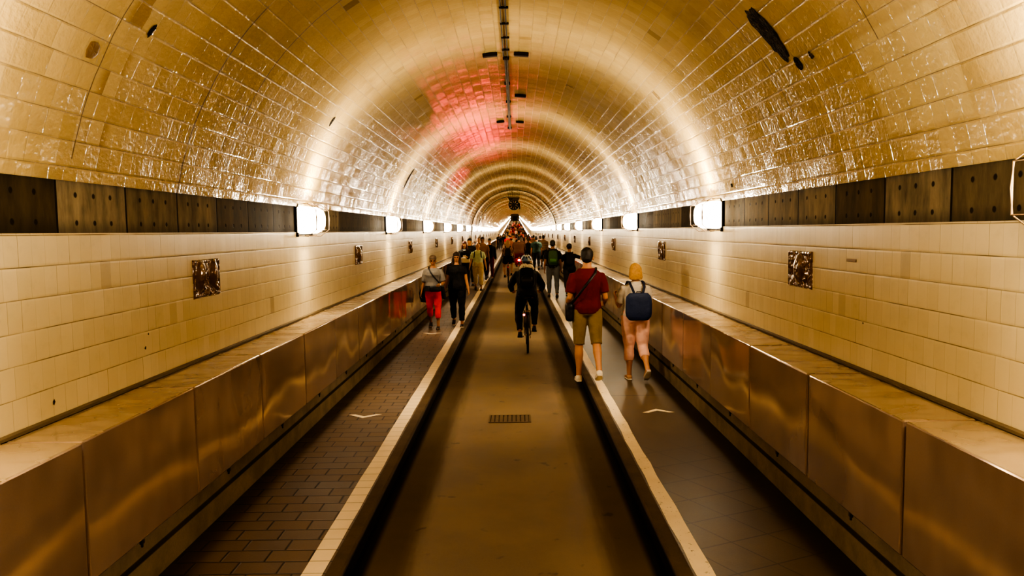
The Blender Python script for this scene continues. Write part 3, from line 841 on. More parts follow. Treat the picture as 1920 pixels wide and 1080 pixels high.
        tube(bm, [b-lat*.01, b+fd*.028*k+lat*.020*k+palm*.008, b+fd*.058*k+lat*.024*k+palm*.02], [.012*k, .0105*k, .0085*k], side=palm, n=8)
    def hm(s):
        y, p = s.headrot; nb = s.M @ Vector((0, 0, 1.478))
        return Matrix.Translation(nb) @ Matrix.Rotation(y, 4, 'Z') @ Matrix.Rotation(-s.lean*.25-p, 4, 'X')
    def head(s, bm):
        m = s.hm(); q = lambda x, y, z: m @ Vector((x, y, z)); rot = m.to_3x3().to_4x4()
        f = 1 if s.sex == 'm' else .95
        tube(bm, [s.M @ Vector((0, -.01, 1.44)), q(0, 0, .03), q(0, .008, .09)], [.062*f, .057*f, .055*f], n=12)
        ball(bm, q(0, .002, .165), (.076*f, .092*f, .086), rot); ball(bm, q(0, .030, .108), (.058*f, .062*f, .068), rot)
        ball(bm, q(0, .055, .058), (.027*f, .028, .022), rot, 2)
        tube(bm, [q(0, .085, .150), q(0, .103, .118)], [.009, .015], n=8)
        for e in (-1, 1):
            ball(bm, q(e*.028, .072, .157), (.018, .016, .010), rot, 2); ball(bm, q(e*.080*f, -.002, .122), (.010, .019, .031), rot, 2)
        ball(bm, q(0, .086, .083), (.020, .010, .008), rot, 2)
def person(label, loc, rz, rig, skin=SKIN, vox=.012, top=None, bottom=None, hair=None, shoes=None, extra=None, group=None, face=True, curl=.6, catg='person'):
    root = empty('person', (loc[0], loc[1], loc[2]+rig.dz*rig.k), rz); tag(root, label, catg, group)
    root.scale = (rig.k,)*3
    bm = bmesh.new(); rig.torso(bm, .86, 1.48)
    for i in (0, 1):
        rig.legt(bm, i, 0, 1.0); rig.armt(bm, i, 0, 1.0); rig.hand(bm, i, curl)
        h, kn, an, fp = rig.leg[i]; R3 = Matrix.Rotation(fp, 3, 'X')
        tube(bm, [an, an+R3 @ Vector((0, .0, -.045)), an+R3 @ Vector((0, .10, -.058)), an+R3 @ Vector((0, .165, -.068))], [.037, .036, (.040, .022), (.038, .014)], n=12)
    rig.head(bm)
    obj('body', bm, skin, root, mods=remesher(vox, 3))
    hmx = rig.hm(); hrot = hmx.to_3x3().to_4x4(); HQ = lambda x, y, z: hmx @ Vector((x, y, z))
    if face:
        for e in (-1, 1):
            bm = bmesh.new(); ball(bm, HQ(e*.030, .083, .142), (.0125, .010, .009), hrot, 2); obj('eye', bm, mat('dark_eye', (.05, .03, .02), .2), root)
        bm = bmesh.new(); ball(bm, HQ(0, .091, .083), (.021, .008, .0065), hrot, 2); obj('lips', bm, mat('lips', (.36, .11, .07), .5), root)
    # ---- clothes
    cv = max(vox, .010)
    if bottom:
        bm = bmesh.new(); ln = bottom.get('len', .97); inf = bottom.get('inf', .012)
        rig.torso(bm, .86, bottom.get('waist', 1.04), inf)
        for i in (0, 1): rig.legt(bm, i, 0, ln, inf, cap=False, loose=bottom.get('loose', 0))
        obj(bottom.get('name', 'trousers'), bm, bottom['mat'], root, mods=remesher(cv, 4, bottom.get('fold', .014), .07))
        if bottom.get('skirt'):
            bm = bmesh.new(); z1 = bottom['skirt']; rot = rig.M.to_3x3(); cyy = (rig.leg[0][1]+rig.leg[1][1])/2
            loft(bm, [(Vector((0, 0, 1.06)), (.16*rig.wide, 0, 0), (0, .115*rig.wide, 0)), (Vector((0, .0, .92)), (.20*rig.wide, 0, 0), (0, .15*rig.wide, 0)), (Vector((0, cyy.y*.7, z1)), (.22, 0, 0), (0, .19, 0))], 20)
            obj('skirt', bm, bottom['mat'], root, mods=remesher(cv, 4, .02, .1))
    if top:
        bm = bmesh.new(); inf = top.get('inf', .016); rig.torso(bm, top.get('hem', .93), top.get('neck', 1.472), inf, flare=top.get('flare', 0))
        if top.get('sleeve', .34) > 0:
            for i in (0, 1): rig.armt(bm, i, 0, top.get('sleeve', .34), inf*top.get('sl', 1.0), cap=False)
        obj(top.get('name', 'shirt'), bm, top['mat'], root, mods=remesher(cv, 4, top.get('fold', .016), .09))
        if top.get('under'):
            bm = bmesh.new()
            loft(bm, [(Vector((0, .118*rig.wide, 1.05)), (.05, 0, 0), (0, .014, 0)), (Vector((0, .128*rig.wide, 1.25)), (.06, 0, 0), (0, .014, 0)), (Vector((0, .10, 1.43)), (.055, 0, 0), (0, .02, 0))], 12)
            obj('undershirt', bm, top['under'], root)
    if shoes:
        for i in (0, 1):
            h, kn, an, fp = rig.leg[i]; R3 = Matrix.Rotation(fp, 3, 'X'); P = lambda y, z: an+R3 @ Vector((0, y, z))
            bm = bmesh.new()
            pts = [(P(-.05, -.058), .036, .024), (P(-.02, -.045), .042, .036), (P(.05, -.050), .044, .031), (P(.12, -.060), .049, .021), (P(.172, -.064), .034, .016)]
            yv = R3 @ Vector((0, 0, 1))
            loft(bm, [(c, (a, 0, 0), yv*b) for c, a, b in pts], 14, .8)
            if shoes.get('high', True): tube(bm, [P(-.008, -.05), P(-.002, -.008)], [.042, .041], n=12, cap=False)
            so = obj('shoe', bm, shoes['mat'], root, mods=remesher(.008, 3))
            bm = bmesh.new()
            loft(bm, [(P(-.062, -.080), (.030, 0, 0), yv*.008), (P(0, -.079), (.042, 0, 0), yv*.011), (P(.10, -.080), (.052, 0, 0), yv*.010), (P(.185, -.078), (.030, 0, 0), yv*.007)], 14, .6)
            obj('sole', bm, shoes['sole'], so)
    if hair:
        st = hair['style']; bm = bmesh.new(); B = lambda x, y, z, r, sb=3: ball(bm, HQ(x, y, z), r, hrot, sb)
        B(0, -.003, .188, (.082, .096, .079)); B(0, -.022, .16, (.083, .082, .07))
        if st == 'bob':
            hv = hrot.to_3x3()
            loft(bm, [(HQ(0, -.02, .245), hv @ Vector((.05, 0, 0)), hv @ Vector((0, .055, 0))), (HQ(0, -.022, .20), hv @ Vector((.088, 0, 0)), hv @ Vector((0, .088, 0))), (HQ(0, -.028, .12), hv @ Vector((.099, 0, 0)), hv @ Vector((0, .080, 0))),
                      (HQ(0, -.034, .05), hv @ Vector((.102, 0, 0)), hv @ Vector((0, .068, 0))), (HQ(0, -.036, .015), hv @ Vector((.092, 0, 0)), hv @ Vector((0, .056, 0)))], 20)
        if st in ('short', 'mid'): B(0, -.040, .135, (.076, .066, .075))
        if st == 'mid': B(0, -.03, .19, (.088, .088, .082)); B(0, -.045, .10, (.07, .05, .06))
        if st == 'long':
            for e in (-1, 1):
                tube(bm, [HQ(e*.045, -.02, .17), HQ(e*.078, .01, .10), HQ(e*.088, .02, .0), HQ(e*.085, .03, -.10)], [.035, .034, .036, .024], n=10)
            tube(bm, [HQ(0, -.045, .15), HQ(0, -.07, .03), HQ(0, -.085, -.10), HQ(0, -.10, -.20)], [(.07, .05), (.09, .04), (.095, .035), (.06, .02)], n=12)
        if st == 'curly':
            rr = random.Random(4)
            for _ in range(26):
                a, b = rr.uniform(0, 2*PI), rr.uniform(-.2, 1.4); B(cos(a)*cos(b)*.07, -.02+sin(a)*cos(b)*.075, .175+sin(b)*.085, (.028,)*3, 2)
        if st == 'tail':
            tube(bm, [HQ(0, -.09, .18), HQ(0, -.135, .14), HQ(0, -.14, .02), HQ(0, -.125, -.10)], [.022, .032, .030, .012], n=10)
        if st != 'bald': obj('hair', bm, hair['mat'], root, mods=remesher(.010, 2, .010, .03))
        else: bm.free()
    if extra: extra(root, rig, HQ, hrot)
    return root
def glasses(root, HQ, hrot, dark=True):
    bm = bmesh.new()
    for e in (-1, 1):
        ball(bm, HQ(e*.031, .096, .142), (.026, .006, .018), hrot, 2); tube(bm, [HQ(e*.056, .09, .148), HQ(e*.078, .01, .145)], .003, n=6)
    tube(bm, [HQ(-.01, .1, .146), HQ(.01, .1, .146)], .003, n=6)
    obj('sunglasses' if dark else 'glasses', bm, mat('dark_lens', (.03, .012, .01), .15) if dark else mat('thin_spectacles', (.16, .07, .04), .2), root)
def bag_root(name, prs, rig, c, label, cat='bag', rz=None):
    M = Matrix.LocRotScale(prs.location, prs.rotation_euler, prs.scale)
    e = empty(name, M @ Vector(c), prs.rotation_euler.z if rz is None else rz); e.scale = prs.scale; tag(e, label, cat); return e
def shift(bm, c): bmesh.ops.translate(bm, verts=bm.verts[:], vec=-Vector(c)); return bm
def backpack(prs, rig, label, m, strap, w=.30, h=.40, d=.13, zc=1.20, round_=.05, pocket=None, taper=.92, straps_back=False):
    Mt = rig.M; yb = -rig.tr(1.25)[1]-.022-d/2; c = Mt @ Vector((0, yb, zc)); rot = Mt.to_3x3()
    r = bag_root('backpack', prs, rig, c, label)
    bm = bmesh.new(); rr = []
    for i in range(9):
        t = -1+2*i/8; e = (1-abs(t)**6)**.35 if abs(t) < 1 else .55; e = max(e, .72); tw = 1-(1-taper)*(t+1)/2
        rr.append((rot @ Vector((0, 0, t*h/2)), rot @ Vector((w/2*e*tw*1.08, 0, 0)), rot @ Vector((0, d/2*e*(1.05-.18*t), 0))))
    loft(bm, rr, 24, .5); obj('bag_body', bm, m, r, mods=remesher(.01, 3, .008, .08))
    for sd in (-1, 1):
        bm = bmesh.new(); P = lambda x, y, z: Mt @ Vector((x, y, z))-c
        yf = rig.tr(1.3)[1]+.022
        if straps_back: pts = [P(sd*w*.16, yb-.0, zc+h*.44), P(sd*w*.27, yb*.80, 1.40), P(sd*.105, -.07, 1.468), P(sd*.11, .03, 1.474), P(sd*.12, yf-.01, 1.38), P(sd*.13, yf+.004, 1.25), P(sd*.155, .02, 1.10)]
        else: pts = [P(sd*w*.25, yb*.8, zc+h*.42), P(sd*.105, -.08, 1.455), P(sd*.11, .02, 1.476), P(sd*.12, yf-.01, 1.38), P(sd*.13, yf+.004, 1.25), P(sd*.165, -.02, 1.10)]
        tube(bm, pts, [(.019, .006)]*len(pts), n=8); obj('strap', bm, strap, r)
    bm = bmesh.new(); P2 = lambda x, y, z: rot @ Vector((x, y, z))
    if pocket is not None:
        loft(bm, [(P2(0, -d/2-.0, -h*.36), rot @ Vector((w*.34, 0, 0)), rot @ Vector((0, .03, 0))), (P2(0, -d/2-.002, -h*.05), rot @ Vector((w*.36, 0, 0)), rot @ Vector((0, .028, 0)))], 20, .5)
        obj('front_pocket', bm, pocket, r)
    else:
        tube(bm, [P2(-.04, 0, h*.48), P2(-.03, 0, h*.55), P2(.03, 0, h*.55), P2(.04, 0, h*.48)], .007, (0, 1, 0), 8); obj('grab_handle', bm, strap, r)
    return r
def satchel(prs, rig, label, m, c, size, strap_pts, name='shoulder_bag', sw=.016):
    r = bag_root(name, prs, rig, c, label); c = Vector(c)
    bm = bmesh.new(); box(bm, (0, 0, 0), size, min(size)*.35, 3)
    obj('bag_body', bm, m, r, mods=remesher(.01, 3, .01, .06))
    if strap_pts:
        bm = bmesh.new(); tube(bm, [Vector(p)-c for p in strap_pts], [(sw, .005)]*len(strap_pts), n=8); obj('strap', bm, m, r)
    return r

# cloth
c_red = cloth('crimson_cotton', (.14, .005, .009)); c_khaki = cloth('khaki_cotton', (.24, .165, .065)); c_pink = cloth('pale_pink_cotton', (.80, .47, .36))
c_grey = cloth('pale_grey_jersey', (.58, .52, .44)); c_mgrey = cloth('mid_grey_jersey', (.20, .185, .17)); c_black = cloth('black_cotton', (.007, .006, .006)); c_dark = cloth('charcoal_cotton', (.016, .014, .012))
c_redtr = cloth('bright_red_cotton', (.86, .022, .012)); c_jean = cloth('faded_denim', (.10, .10, .095)); c_djean = cloth('dark_denim', (.012, .014, .024)); c_mint = cloth('mint_polo', (.56, .60, .33))
c_sand = cloth('sand_cargo', (.56, .42, .22)); c_white = cloth('cream_cloth', (.80, .66, .45)); c_brown = cloth('brown_jacket', (.13, .055, .030)); c_teal = cloth('teal_shirt', (.035, .075, .055))
c_dred = cloth('dark_red_cloth', (.20, .008, .006)); c_tan = cloth('tan_shirt', (.34, .17, .07)); c_green = cloth('green_nylon', (.022, .060, .012), .6); c_navy = cloth('navy_canvas', (.008, .020, .075), .6)
def stripe_mat():
    t = NT('striped_knit'); z = t.sep(t.objc())[2]; f = t.math('FRACT', t.math('MULTIPLY', z, 17.0))
    return t.fin(Base_Color=t.mix(t.math('GREATER_THAN', f, .55), (.17, .09, .06), (.46, .32, .20)), Roughness=.85)
c_stripe = stripe_mat()
h_black = mat('black_hair', (.010, .006, .004), .45, bump=.6, bscale=150); h_brown = mat('dark_brown_hair', (.030, .014, .007), .45, bump=.6, bscale=150)
h_blond = mat('blond_hair', (.55, .30, .085), .5, bump=.8, bscale=150, var=.4); h_red = mat('auburn_hair', (.13, .018, .008), .45, bump=.6, bscale=150); h_grey = mat('greying_brown_hair', (.12, .075, .04), .55, bump=.8, bscale=150, var=.4)
s_white = mat('white_shoe', (.70, .60, .45), .5); s_dark = mat('dark_shoe', (.02, .014, .010), .5); s_tan = mat('tan_sandal', (.42, .22, .12), .6)
leather = mat('black_leather', (.010, .008, .008), .4, bump=.3)
W1 = [(-.10, .10, .03, -.02), (-.38, .42, .02, -.55)]      # left planted, right trailing with lifted heel
ST = [(.16, .04, .03, .05), (-.30, .30, .03, -.35)]
ST2 = [(-.30, .30, .03, -.35), (.18, .05, .03, .08)]
AD = [(-.15, .16, .25, .05), (.18, .16, .30, .05)]
AD2 = [(.18, .16, .30, .05), (-.15, .16, .25, .05)]

# red shirt man
rg = Rig(1.86, 'm', 1.0, legs=[(-.02, .06, .05, 0), (-.22, .50, .04, -.45)], arms=[(-.16, .20, 1.35, .12), (-.14, .20, 1.40, .12)], head=(-.12, 0), shoulder=.96)
p = person('man in a crimson t-shirt and khaki shorts walking away on the right line', (1.06, 10.35, 0), 0, rg, SKIN, .0075,
           dict(mat=c_red, hem=.88, sleeve=.40, inf=.024, flare=.15, fold=.010, sl=1.15, name='t_shirt'), dict(mat=c_khaki, len=.53, inf=.014, fold=.008, name='shorts', loose=.074), dict(style='short', mat=h_black), dict(mat=s_white, sole=s_white))
satchel(p, rg, 'black shoulder bag at the left hip of the man in the crimson t-shirt', leather, (-.235, .03, .90), (.10, .22, .24),
        [(-.215, -.06, 1.0), (-.15, -.150, 1.10), (-.02, -.156, 1.27), (.10, -.125, 1.42), (.115, 0, 1.478), (.07, .13, 1.36), (-.08, .155, 1.16), (-.2, .10, 1.0)])
# pink trousers woman
rg = Rig(1.63, 'f', 1.22, legs=[(.0, .05, .01, 0), (-.22, .60, .0, -.75)], arms=[(.25, .22, 1.9, .15), (.10, .14, .6, .3)], head=(0, .05))
p = person('blond woman in a grey tee and pink capri trousers walking away on the right', (1.74, 10.42, 0), .06, rg, SKIN, .0075,
           dict(mat=c_grey, hem=.96, sleeve=.42, inf=.018, sl=1.2, name='t_shirt'), dict(mat=c_pink, len=.76, inf=.014), dict(style='bob', mat=h_blond), dict(mat=s_tan, sole=s_white, high=False))
backpack(p, rg, 'navy blue canvas backpack on the back of the blond woman', c_navy, mat('navy_webbing', (.006, .010, .035), .7), .36, .40, .12, 1.11, taper=1.0, straps_back=True)
# red capri woman, facing viewer
def ex1(root, rig, HQ, hrot):
    glasses(root, HQ, hrot)
    bm = bmesh.new(); tube(bm, [rig.arm[0][2]-rig.arm[0][3]*.02, rig.arm[0][2]+rig.arm[0][3]*.01], .029, n=14, cap=False); obj('wristwatch', bm, s_white, root)
rg = Rig(1.60, 'f', 1.12, legs=[(.12, .05, .03, .02), (-.22, .30, .03, -.35)], arms=[(.10, .28, 1.35, .55), (-.12, .24, .35, .02)], head=(.1, .08))
p = person('woman in red capri trousers and a grey tee walking towards the viewer', (-1.72, 16.15, 0), PI, rg, SKIN2, .0085,
           dict(mat=c_mgrey, hem=1.0, sleeve=.45, inf=.026, sl=1.3, name='t_shirt', neck=1.44), dict(mat=c_redtr, len=.80, inf=.014), dict(style='mid', mat=h_grey), dict(mat=s_dark, sole=s_dark, high=False), ex1)
bm = bmesh.new()
loft(bm, [(Vector((.10, -.10, .98)), (.20, 0, 0), (0, .10, 0)), (Vector((.15, -.12, .84)), (.22, 0, 0), (0, .10, 0)), (Vector((.22, -.12, .62)), (.10, 0, 0), (0, .07, 0))], 18)
loft(bm, [(Vector((0, .05, 1.03)), (.19, 0, 0), (0, .12, 0)), (Vector((.02, .07, .90)), (.205, 0, 0), (0, .13, 0))], 18)
loft(bm, [(Vector((-.20, 0, 1.00)), (.05, 0, 0), (0, .10, 0)), (Vector((-.26, 0, .70)), (.05, 0, 0), (0, .08, 0))], 14)
jk = bag_root('knotted_jacket', p, rg, (0, 0, .9), 'black jacket knotted round the waist of the woman in red trousers', 'jacket')
obj('jacket_cloth', shift(bm, (0, 0, .9)), c_black, jk, mods=remesher(.012, 4, .02, .08)); 
satchel(p, rg, 'black crossbody bag of the woman in red trousers', leather, (-.06, .19, .96), (.26, .08, .14),
        [(-.19, .13, 1.02), (-.13, .172, 1.13), (-.02, .192, 1.26), (.05, .172, 1.36), (.09, .11, 1.44), (.10, 0, 1.478), (.06, -.14, 1.32)])
# black dressed woman
rg = Rig(1.66, 'f', 1.12, legs=[(.10, .05, .03, .02), (-.22, .28, .03, -.3)], arms=[(.10, .20, .12, .0), (-.14, .24, .15, .02)], head=(0, .05))
p = person('woman in black with long dark hair walking towards the viewer by the line', (-1.23, 16.45, 0), PI, rg, SKIN, .0085,
           dict(mat=c_black, hem=.90, sleeve=.28, inf=.018, neck=1.44, name='blouse'), dict(mat=c_black, len=.93, inf=.016, loose=.064), dict(style='long', mat=h_brown), dict(mat=s_dark, sole=s_white),
           lambda r_, q, HQ, hrot: glasses(r_, HQ, hrot, False))

# auburn woman, cream cloth
rg = Rig(1.76, 'f', 1.10, legs=ST, arms=[(.5, .15, 1.3, .55), (-.1, .18, .3, .02)])
p = person('auburn-haired woman in a black coat walking towards the viewer by the left ledge', (-1.78, 27.2, 0), PI, rg, SKIN3, .014,
           dict(mat=c_black, hem=.80, sleeve=.95, inf=.03, name='coat', under=c_white), dict(mat=c_black, inf=.014), dict(style='long', mat=h_red), dict(mat=s_dark, sole=s_dark))
satchel(p, rg, 'cream cloth bag held by the auburn-haired woman', c_white, (-.05, .26, 1.06), (.32, .10, .20), None, 'cloth_bag')
# mint polo man
rg = Rig(1.70, 'm', 1.08, legs=[(.2, .06, .04, .08), (-.25, .30, .04, -.35)], arms=[(-.1, .22, .3, .02), (.15, .22, .3, .02)])
p = person('man in a mint polo and sand cargo trousers walking towards the viewer', (-1.27, 26.6, 0), PI, rg, SKIN, .013,
           dict(mat=c_mint, hem=.90, sleeve=.38, inf=.022, name='polo_shirt'), dict(mat=c_sand, len=.86, inf=.026, loose=.08), dict(style='bald', mat=h_grey), dict(mat=s_dark, sole=s_dark))
backpack(p, rg, 'black backpack with straps on the man in the mint polo', c_black, c_black, .30, .42, .14)

# others walking towards the viewer at left, behind
rg_a = Rig(1.80, 'm', 1.0, legs=ST, arms=AD); rg_b = Rig(1.68, 'f', 1.0, legs=ST2, arms=AD2)
def mid(label, x, y, rz, sex, Hh, top, bot, hair, hs, sleeve=.95, skin=SKIN, st=ST, ar=AD, length=.97, wide=1.05, vox=.018, hem=.88, extra=None, name='jacket'):
    rg = Rig(Hh, sex, wide, legs=st, arms=ar)
    return person(label, (x, y, 0), rz, rg, skin, vox, dict(mat=top, hem=hem, sleeve=sleeve, inf=.022, name=name), dict(mat=bot, len=length, inf=.016), dict(style=hs, mat=hair), dict(mat=s_dark, sole=s_dark), extra, face=(rz > 2)), rg
mid('dark-haired man in a black jacket right behind the auburn-haired woman', -1.72, 29.2, PI, 'm', 1.84, c_black, c_dark, h_black, 'short')
mid('tall man in a tan shirt behind the man in the mint polo', -1.32, 31.6, PI, 'm', 1.88, c_tan, c_dark, h_brown, 'short', .38, SKIN2, ST2, AD2)
mid('man in black with dark red trousers beside the tall man in tan', -1.06, 32.6, PI, 'm', 1.80, c_black, c_dred, h_black, 'short')
mid('man in a dark jacket left of the tall man in tan', -1.58, 33.4, PI, 'm', 1.88, c_dark, c_black, h_grey, 'short')
mid('person in brown behind the auburn-haired woman, half hidden', -1.80, 33.8, PI, 'f', 1.66, c_brown, c_dark, h_brown, 'mid', st=ST2)
# right side walking away
p, rg = mid('man in black with faded jeans and a green backpack walking away', 1.24, 23.5, 0, 'm', 1.80, c_black, c_jean, h_black, 'short', .38, SKIN2, [(.05, .04, .05, 0), (-.12, .12, .05, -.1)], AD, wide=1.05, vox=.013, name='t_shirt')
backpack(p, rg, 'dark green backpack on the man in faded jeans', c_green, c_black, .27, .44, .16, 1.20, pocket=mat('bright_green_panel', (.035, .13, .015), .5))
rg = Rig(1.68, 'f', 1.12, legs=ST2, arms=[(.25, .45, .6, .1), (.35, 1.15, 1.5, .35)])
p = person('curly-haired woman in black walking away with her right hand raised', (1.77, 23.6, 0), 0, rg, SKIN2, .014, dict(mat=c_black, hem=.90, sleeve=.40, inf=.02, name='blouse'), dict(mat=c_dark, inf=.02), dict(style='curly', mat=h_black), dict(mat=s_dark, sole=s_white), face=False)
backpack(p, rg, 'small black backpack on the curly-haired woman', c_black, c_black, .26, .32, .10, 1.22)
mid('man in a striped shirt walking away near the right ledge', 1.70, 43.5, 0, 'm', 1.84, c_stripe, c_dark, h_brown, 'short', .40, SKIN, length=.6, name='striped_shirt', wide=1.15)
mid('person in black between the striped shirt and the teal shirt', 1.62, 46.5, 0, 'm', 1.80, c_black, c_dark, h_black, 'short', st=ST2)
mid('broad man in a teal shirt walking away by the right line', 1.18, 39.6, 0, 'm', 1.82, c_teal, c_dark, h_black, 'short', .40, wide=1.25, name='shirt')

# ------------------------------------------------------------------ bicycles and riders
def bicycle(label, loc, frame_m, light=None, lights=.0, rz=0, fender=True):
    r = empty('bicycle', loc, rz); tag(r, label, 'bicycle')
    wr = .335; ya, yf = -.52, .54
    rub = mat('black_tyre', (.010, .009, .008), .7); chrome = mat('bright_metal', (.55, .45, .32), .25, .9)
    for y in (ya, yf):
        bm = bmesh.new(); torus(bm, (0, y, wr), (1, 0, 0), wr-.020, .020, 40, 10); w = obj('wheel', bm, rub, r)
        bm = bmesh.new(); torus(bm, (0, y, wr), (1, 0, 0), wr-.045, .010, 36, 8); obj('rim', bm, chrome, w)
        bm = bmesh.new(); cyl(bm, (-.045, y, wr), (.045, y, wr), .018, 12); obj('hub', bm, chrome, w, False)
        bm = bmesh.new()
        for i in range(20):
            a = 2*PI*i/20; cyl(bm, (.02*(-1)**i, y+cos(a+.3)*.02, wr+sin(a+.3)*.02), (0, y+cos(a)*(wr-.045), wr+sin(a)*(wr-.045)), .0016, 4)
        obj('spokes', bm, chrome, w, False)
        if fender:
            bm = bmesh.new(); pts = []
            for i in range(15):
                a = math.radians((20 if y < 0 else 40)+i*(150 if y < 0 else 120)/14)+(0.25 if y < 0 else -.1)
                pts.append((0, y-cos(a)*(wr+.015) if y < 0 else y+cos(PI-a)*(wr+.015), wr+sin(a)*(wr+.015)))
            tube(bm, pts, [(.024, .004)]*len(pts), n=8); obj('mudguard', bm, BLACK, r)
    BB = Vector((0, -.08, .29)); ST_ = Vector((0, -.24, .84)); HT = Vector((0, .36, .88)); HB = Vector((0, .41, .70))
    bm = bmesh.new()
    for a, b, q in ((BB, ST_, .016), (ST_+Vector((0, .02, -.06)), HT+Vector((0, 0, -.03)), .014), (BB, HB, .018), (HT, HB, .02)): tube(bm, [a, b], q, n=10)
    for sd in (-1, 1):
        tube(bm, [BB+Vector((sd*.02, 0, 0)), Vector((sd*.05, ya, wr))], .010, n=8); tube(bm, [ST_+Vector((sd*.015, .01, -.06)), Vector((sd*.05, ya, wr))], .008, n=8)
    obj('frame', bm, frame_m, r)
    bm = bmesh.new(); tube(bm, [HB+Vector((0, 0, .02)), HB+Vector((0, .01, -.04))], .02, n=8)
    for sd in (-1, 1): tube(bm, [HB+Vector((sd*.045, .01, -.03)), Vector((sd*.05, yf-.03, wr+.1)), Vector((sd*.05, yf, wr))], .011, n=8)
    obj('fork', bm, frame_m, r)
    bm = bmesh.new(); tube(bm, [ST_, ST_+Vector((0, -.03, .13))], .012, n=8); obj('seat_post', bm, chrome, r)
    bm = bmesh.new(); loft(bm, [((0, -.40, .985), (.075, 0, 0), (0, 0, .025)), ((0, -.33, .99), (.082, 0, 0), (0, 0, .03)), ((0, -.22, .985), (.045, 0, 0), (0, 0, .025)), ((0, -.12, .98), (.02, 0, 0), (0, 0, .018))], 14); obj('saddle', bm, leather, r)
    bm = bmesh.new(); tube(bm, [HT, HT+Vector((0, -.01, .13)), HT+Vector((0, .05, .16))], .013, n=8)
    tube(bm, [(-.29, .27, 1.06), (-.20, .33, 1.07), (-.06, .41, 1.05), (.06, .41, 1.05), (.20, .33, 1.07), (.29, .27, 1.06)], .012, (0, 1, 0), 8); hb = obj('handlebar', bm, chrome, r)
    for sd in (-1, 1):
        bm = bmesh.new(); tube(bm, [(sd*.235, .31, 1.065), (sd*.30, .263, 1.06)], .017, (0, 1, 0), 10); obj('grip', bm, rub, hb)
    bm = bmesh.new(); cyl(bm, BB+Vector((.05, 0, 0)), BB+Vector((.056, 0, 0)), .09, 24); cr = obj('chainring', bm, chrome, r, False)
    for sd in (-1, 1):
        e = BB+Vector((sd*.075, sd*.168, -sd*.0+(.03 if sd > 0 else -.03)))
        bm = bmesh.new(); tube(bm, [BB+Vector((sd*.065, 0, 0)), e], .009, n=8); obj('crank', bm, chrome, r)
        bm = bmesh.new(); box(bm, e+Vector((sd*.06, 0, 0)), (.09, .08, .02), .004); obj('pedal', bm, BLACK, r, False)
    bm = bmesh.new(); tube(bm, [BB+Vector((.055, -.0, .088)), Vector((.055, ya, wr+.035))], .004, n=6); tube(bm, [BB+Vector((.055, 0, -.088)), Vector((.055, ya, wr-.035))], .004, n=6); obj('chain', bm, chrome, r)
    bm = bmesh.new()
    for sd in (-1, 1): tube(bm, [(sd*.05, -.68, .76), (sd*.05, -.36, .76)], .005, n=6); tube(bm, [(sd*.05, -.56, .76), (sd*.055, ya, wr)], .005, n=6)
    for y_ in (-.66, -.52, -.40): tube(bm, [(-.05, y_, .76), (.05, y_, .76)], .005, (0, 1, 0), 6)
    obj('luggage_rack', bm, chrome, r)
    if light:
        bm = bmesh.new(); ball(bm, light[0], (light[1], .014, light[1]*.9), None, 2)
        obj('rear_light', bm, mat(f'red_tail_light_{lights}', (.8, .02, .01), .3, emis=(1, .035, .02), es=lights), r)
    return r
def rider(label, loc, rig_kw, **kw):
    Hh = rig_kw.get('H', 1.75); k = Hh/1.75
    hip = Vector((0, -.27, 1.045))      # hip joint over the saddle, in bike space
    org = hip-Vector((0, 0, .93))*k
    tr = lambda p: (Vector(p)-org)/k
    ft = kw.pop('feet', ((-.135, -.27, .36), (.135, .07, .42)))
    hd = kw.pop('hands', ((-.275, .20, 1.085), (.275, .20, 1.085)))
    rg = Rig(foot_ik=[tr(ft[0]), tr(ft[1])], hand_ik=[tr(hd[0]), tr(hd[1])], **rig_kw)
    p = person(label, (loc[0]+org.x, loc[1]+org.y, loc[2]+org.z), 0, rg, face=False, curl=1.0, **kw)
    return p, rg
# main cyclist
L0 = (.27, 13.86, -.10)
bicycle('black city bicycle ridden away from the viewer by the helmeted cyclist', L0, BLACK, ((-.06, -.57, .70), .022), 9.0)
def ex_h(colm, ventm, scarf=None):
    def f(root, rig, HQ, hrot):
        bm = bmesh.new(); ball(bm, HQ(0, -.012, .185), (.108, .135, .108), hrot, 3)
        co = HQ(0, 0, .145); nn = (hrot.to_3x3() @ Vector((0, .05, -1))).normalized()
        g_ = bmesh.ops.bisect_plane(bm, geom=bm.verts[:]+bm.edges[:]+bm.faces[:], plane_co=co, plane_no=nn, clear_outer=True)
        bmesh.ops.contextual_create(bm, geom=[e for e in g_['geom_cut'] if isinstance(e, bmesh.types.BMEdge)])
        h_ = obj('helmet', bm, colm, root)
        for (a, b) in ((-.55, .35), (0, .30), (.55, .35), (-.35, .95), (.35, .95), (0, 1.35), (-.8, .05), (.8, .05)):
            bm = bmesh.new(); d = Vector((sin(a)*cos(b), -cos(a)*cos(b), sin(b))); c_ = Vector((0, -.012, .185))+Vector((d.x*.102, d.y*.130, d.z*.102))
            ball(bm, hmx_pt(HQ, c_), (.018, .018, .026), hrot, 2); obj('vent', bm, ventm, h_)
        if scarf:
            bm = bmesh.new(); c0 = HQ(0, -.02, .01)
            tube(bm, [c0+Vector((-.12, -.03, -.01)), c0+Vector((-.07, -.10, .03)), c0+Vector((0, -.13, .02)), c0+Vector((.07, -.10, .03)), c0+Vector((.12, -.03, -.01))], [.04, .062, .07, .062, .04], (0, 0, 1), 12)
            tube(bm, [c0+Vector((-.09, -.11, .0)), c0+Vector((-.02, -.16, -.06)), c0+Vector((.08, -.13, -.03))], [.04, .055, .04], (0, 0, 1), 12)
            obj('hood_scarf', bm, scarf, root, mods=remesher(.01, 2, .03, .05))
    return f
def hmx_pt(HQ, c): return HQ(c.x, c.y, c.z)
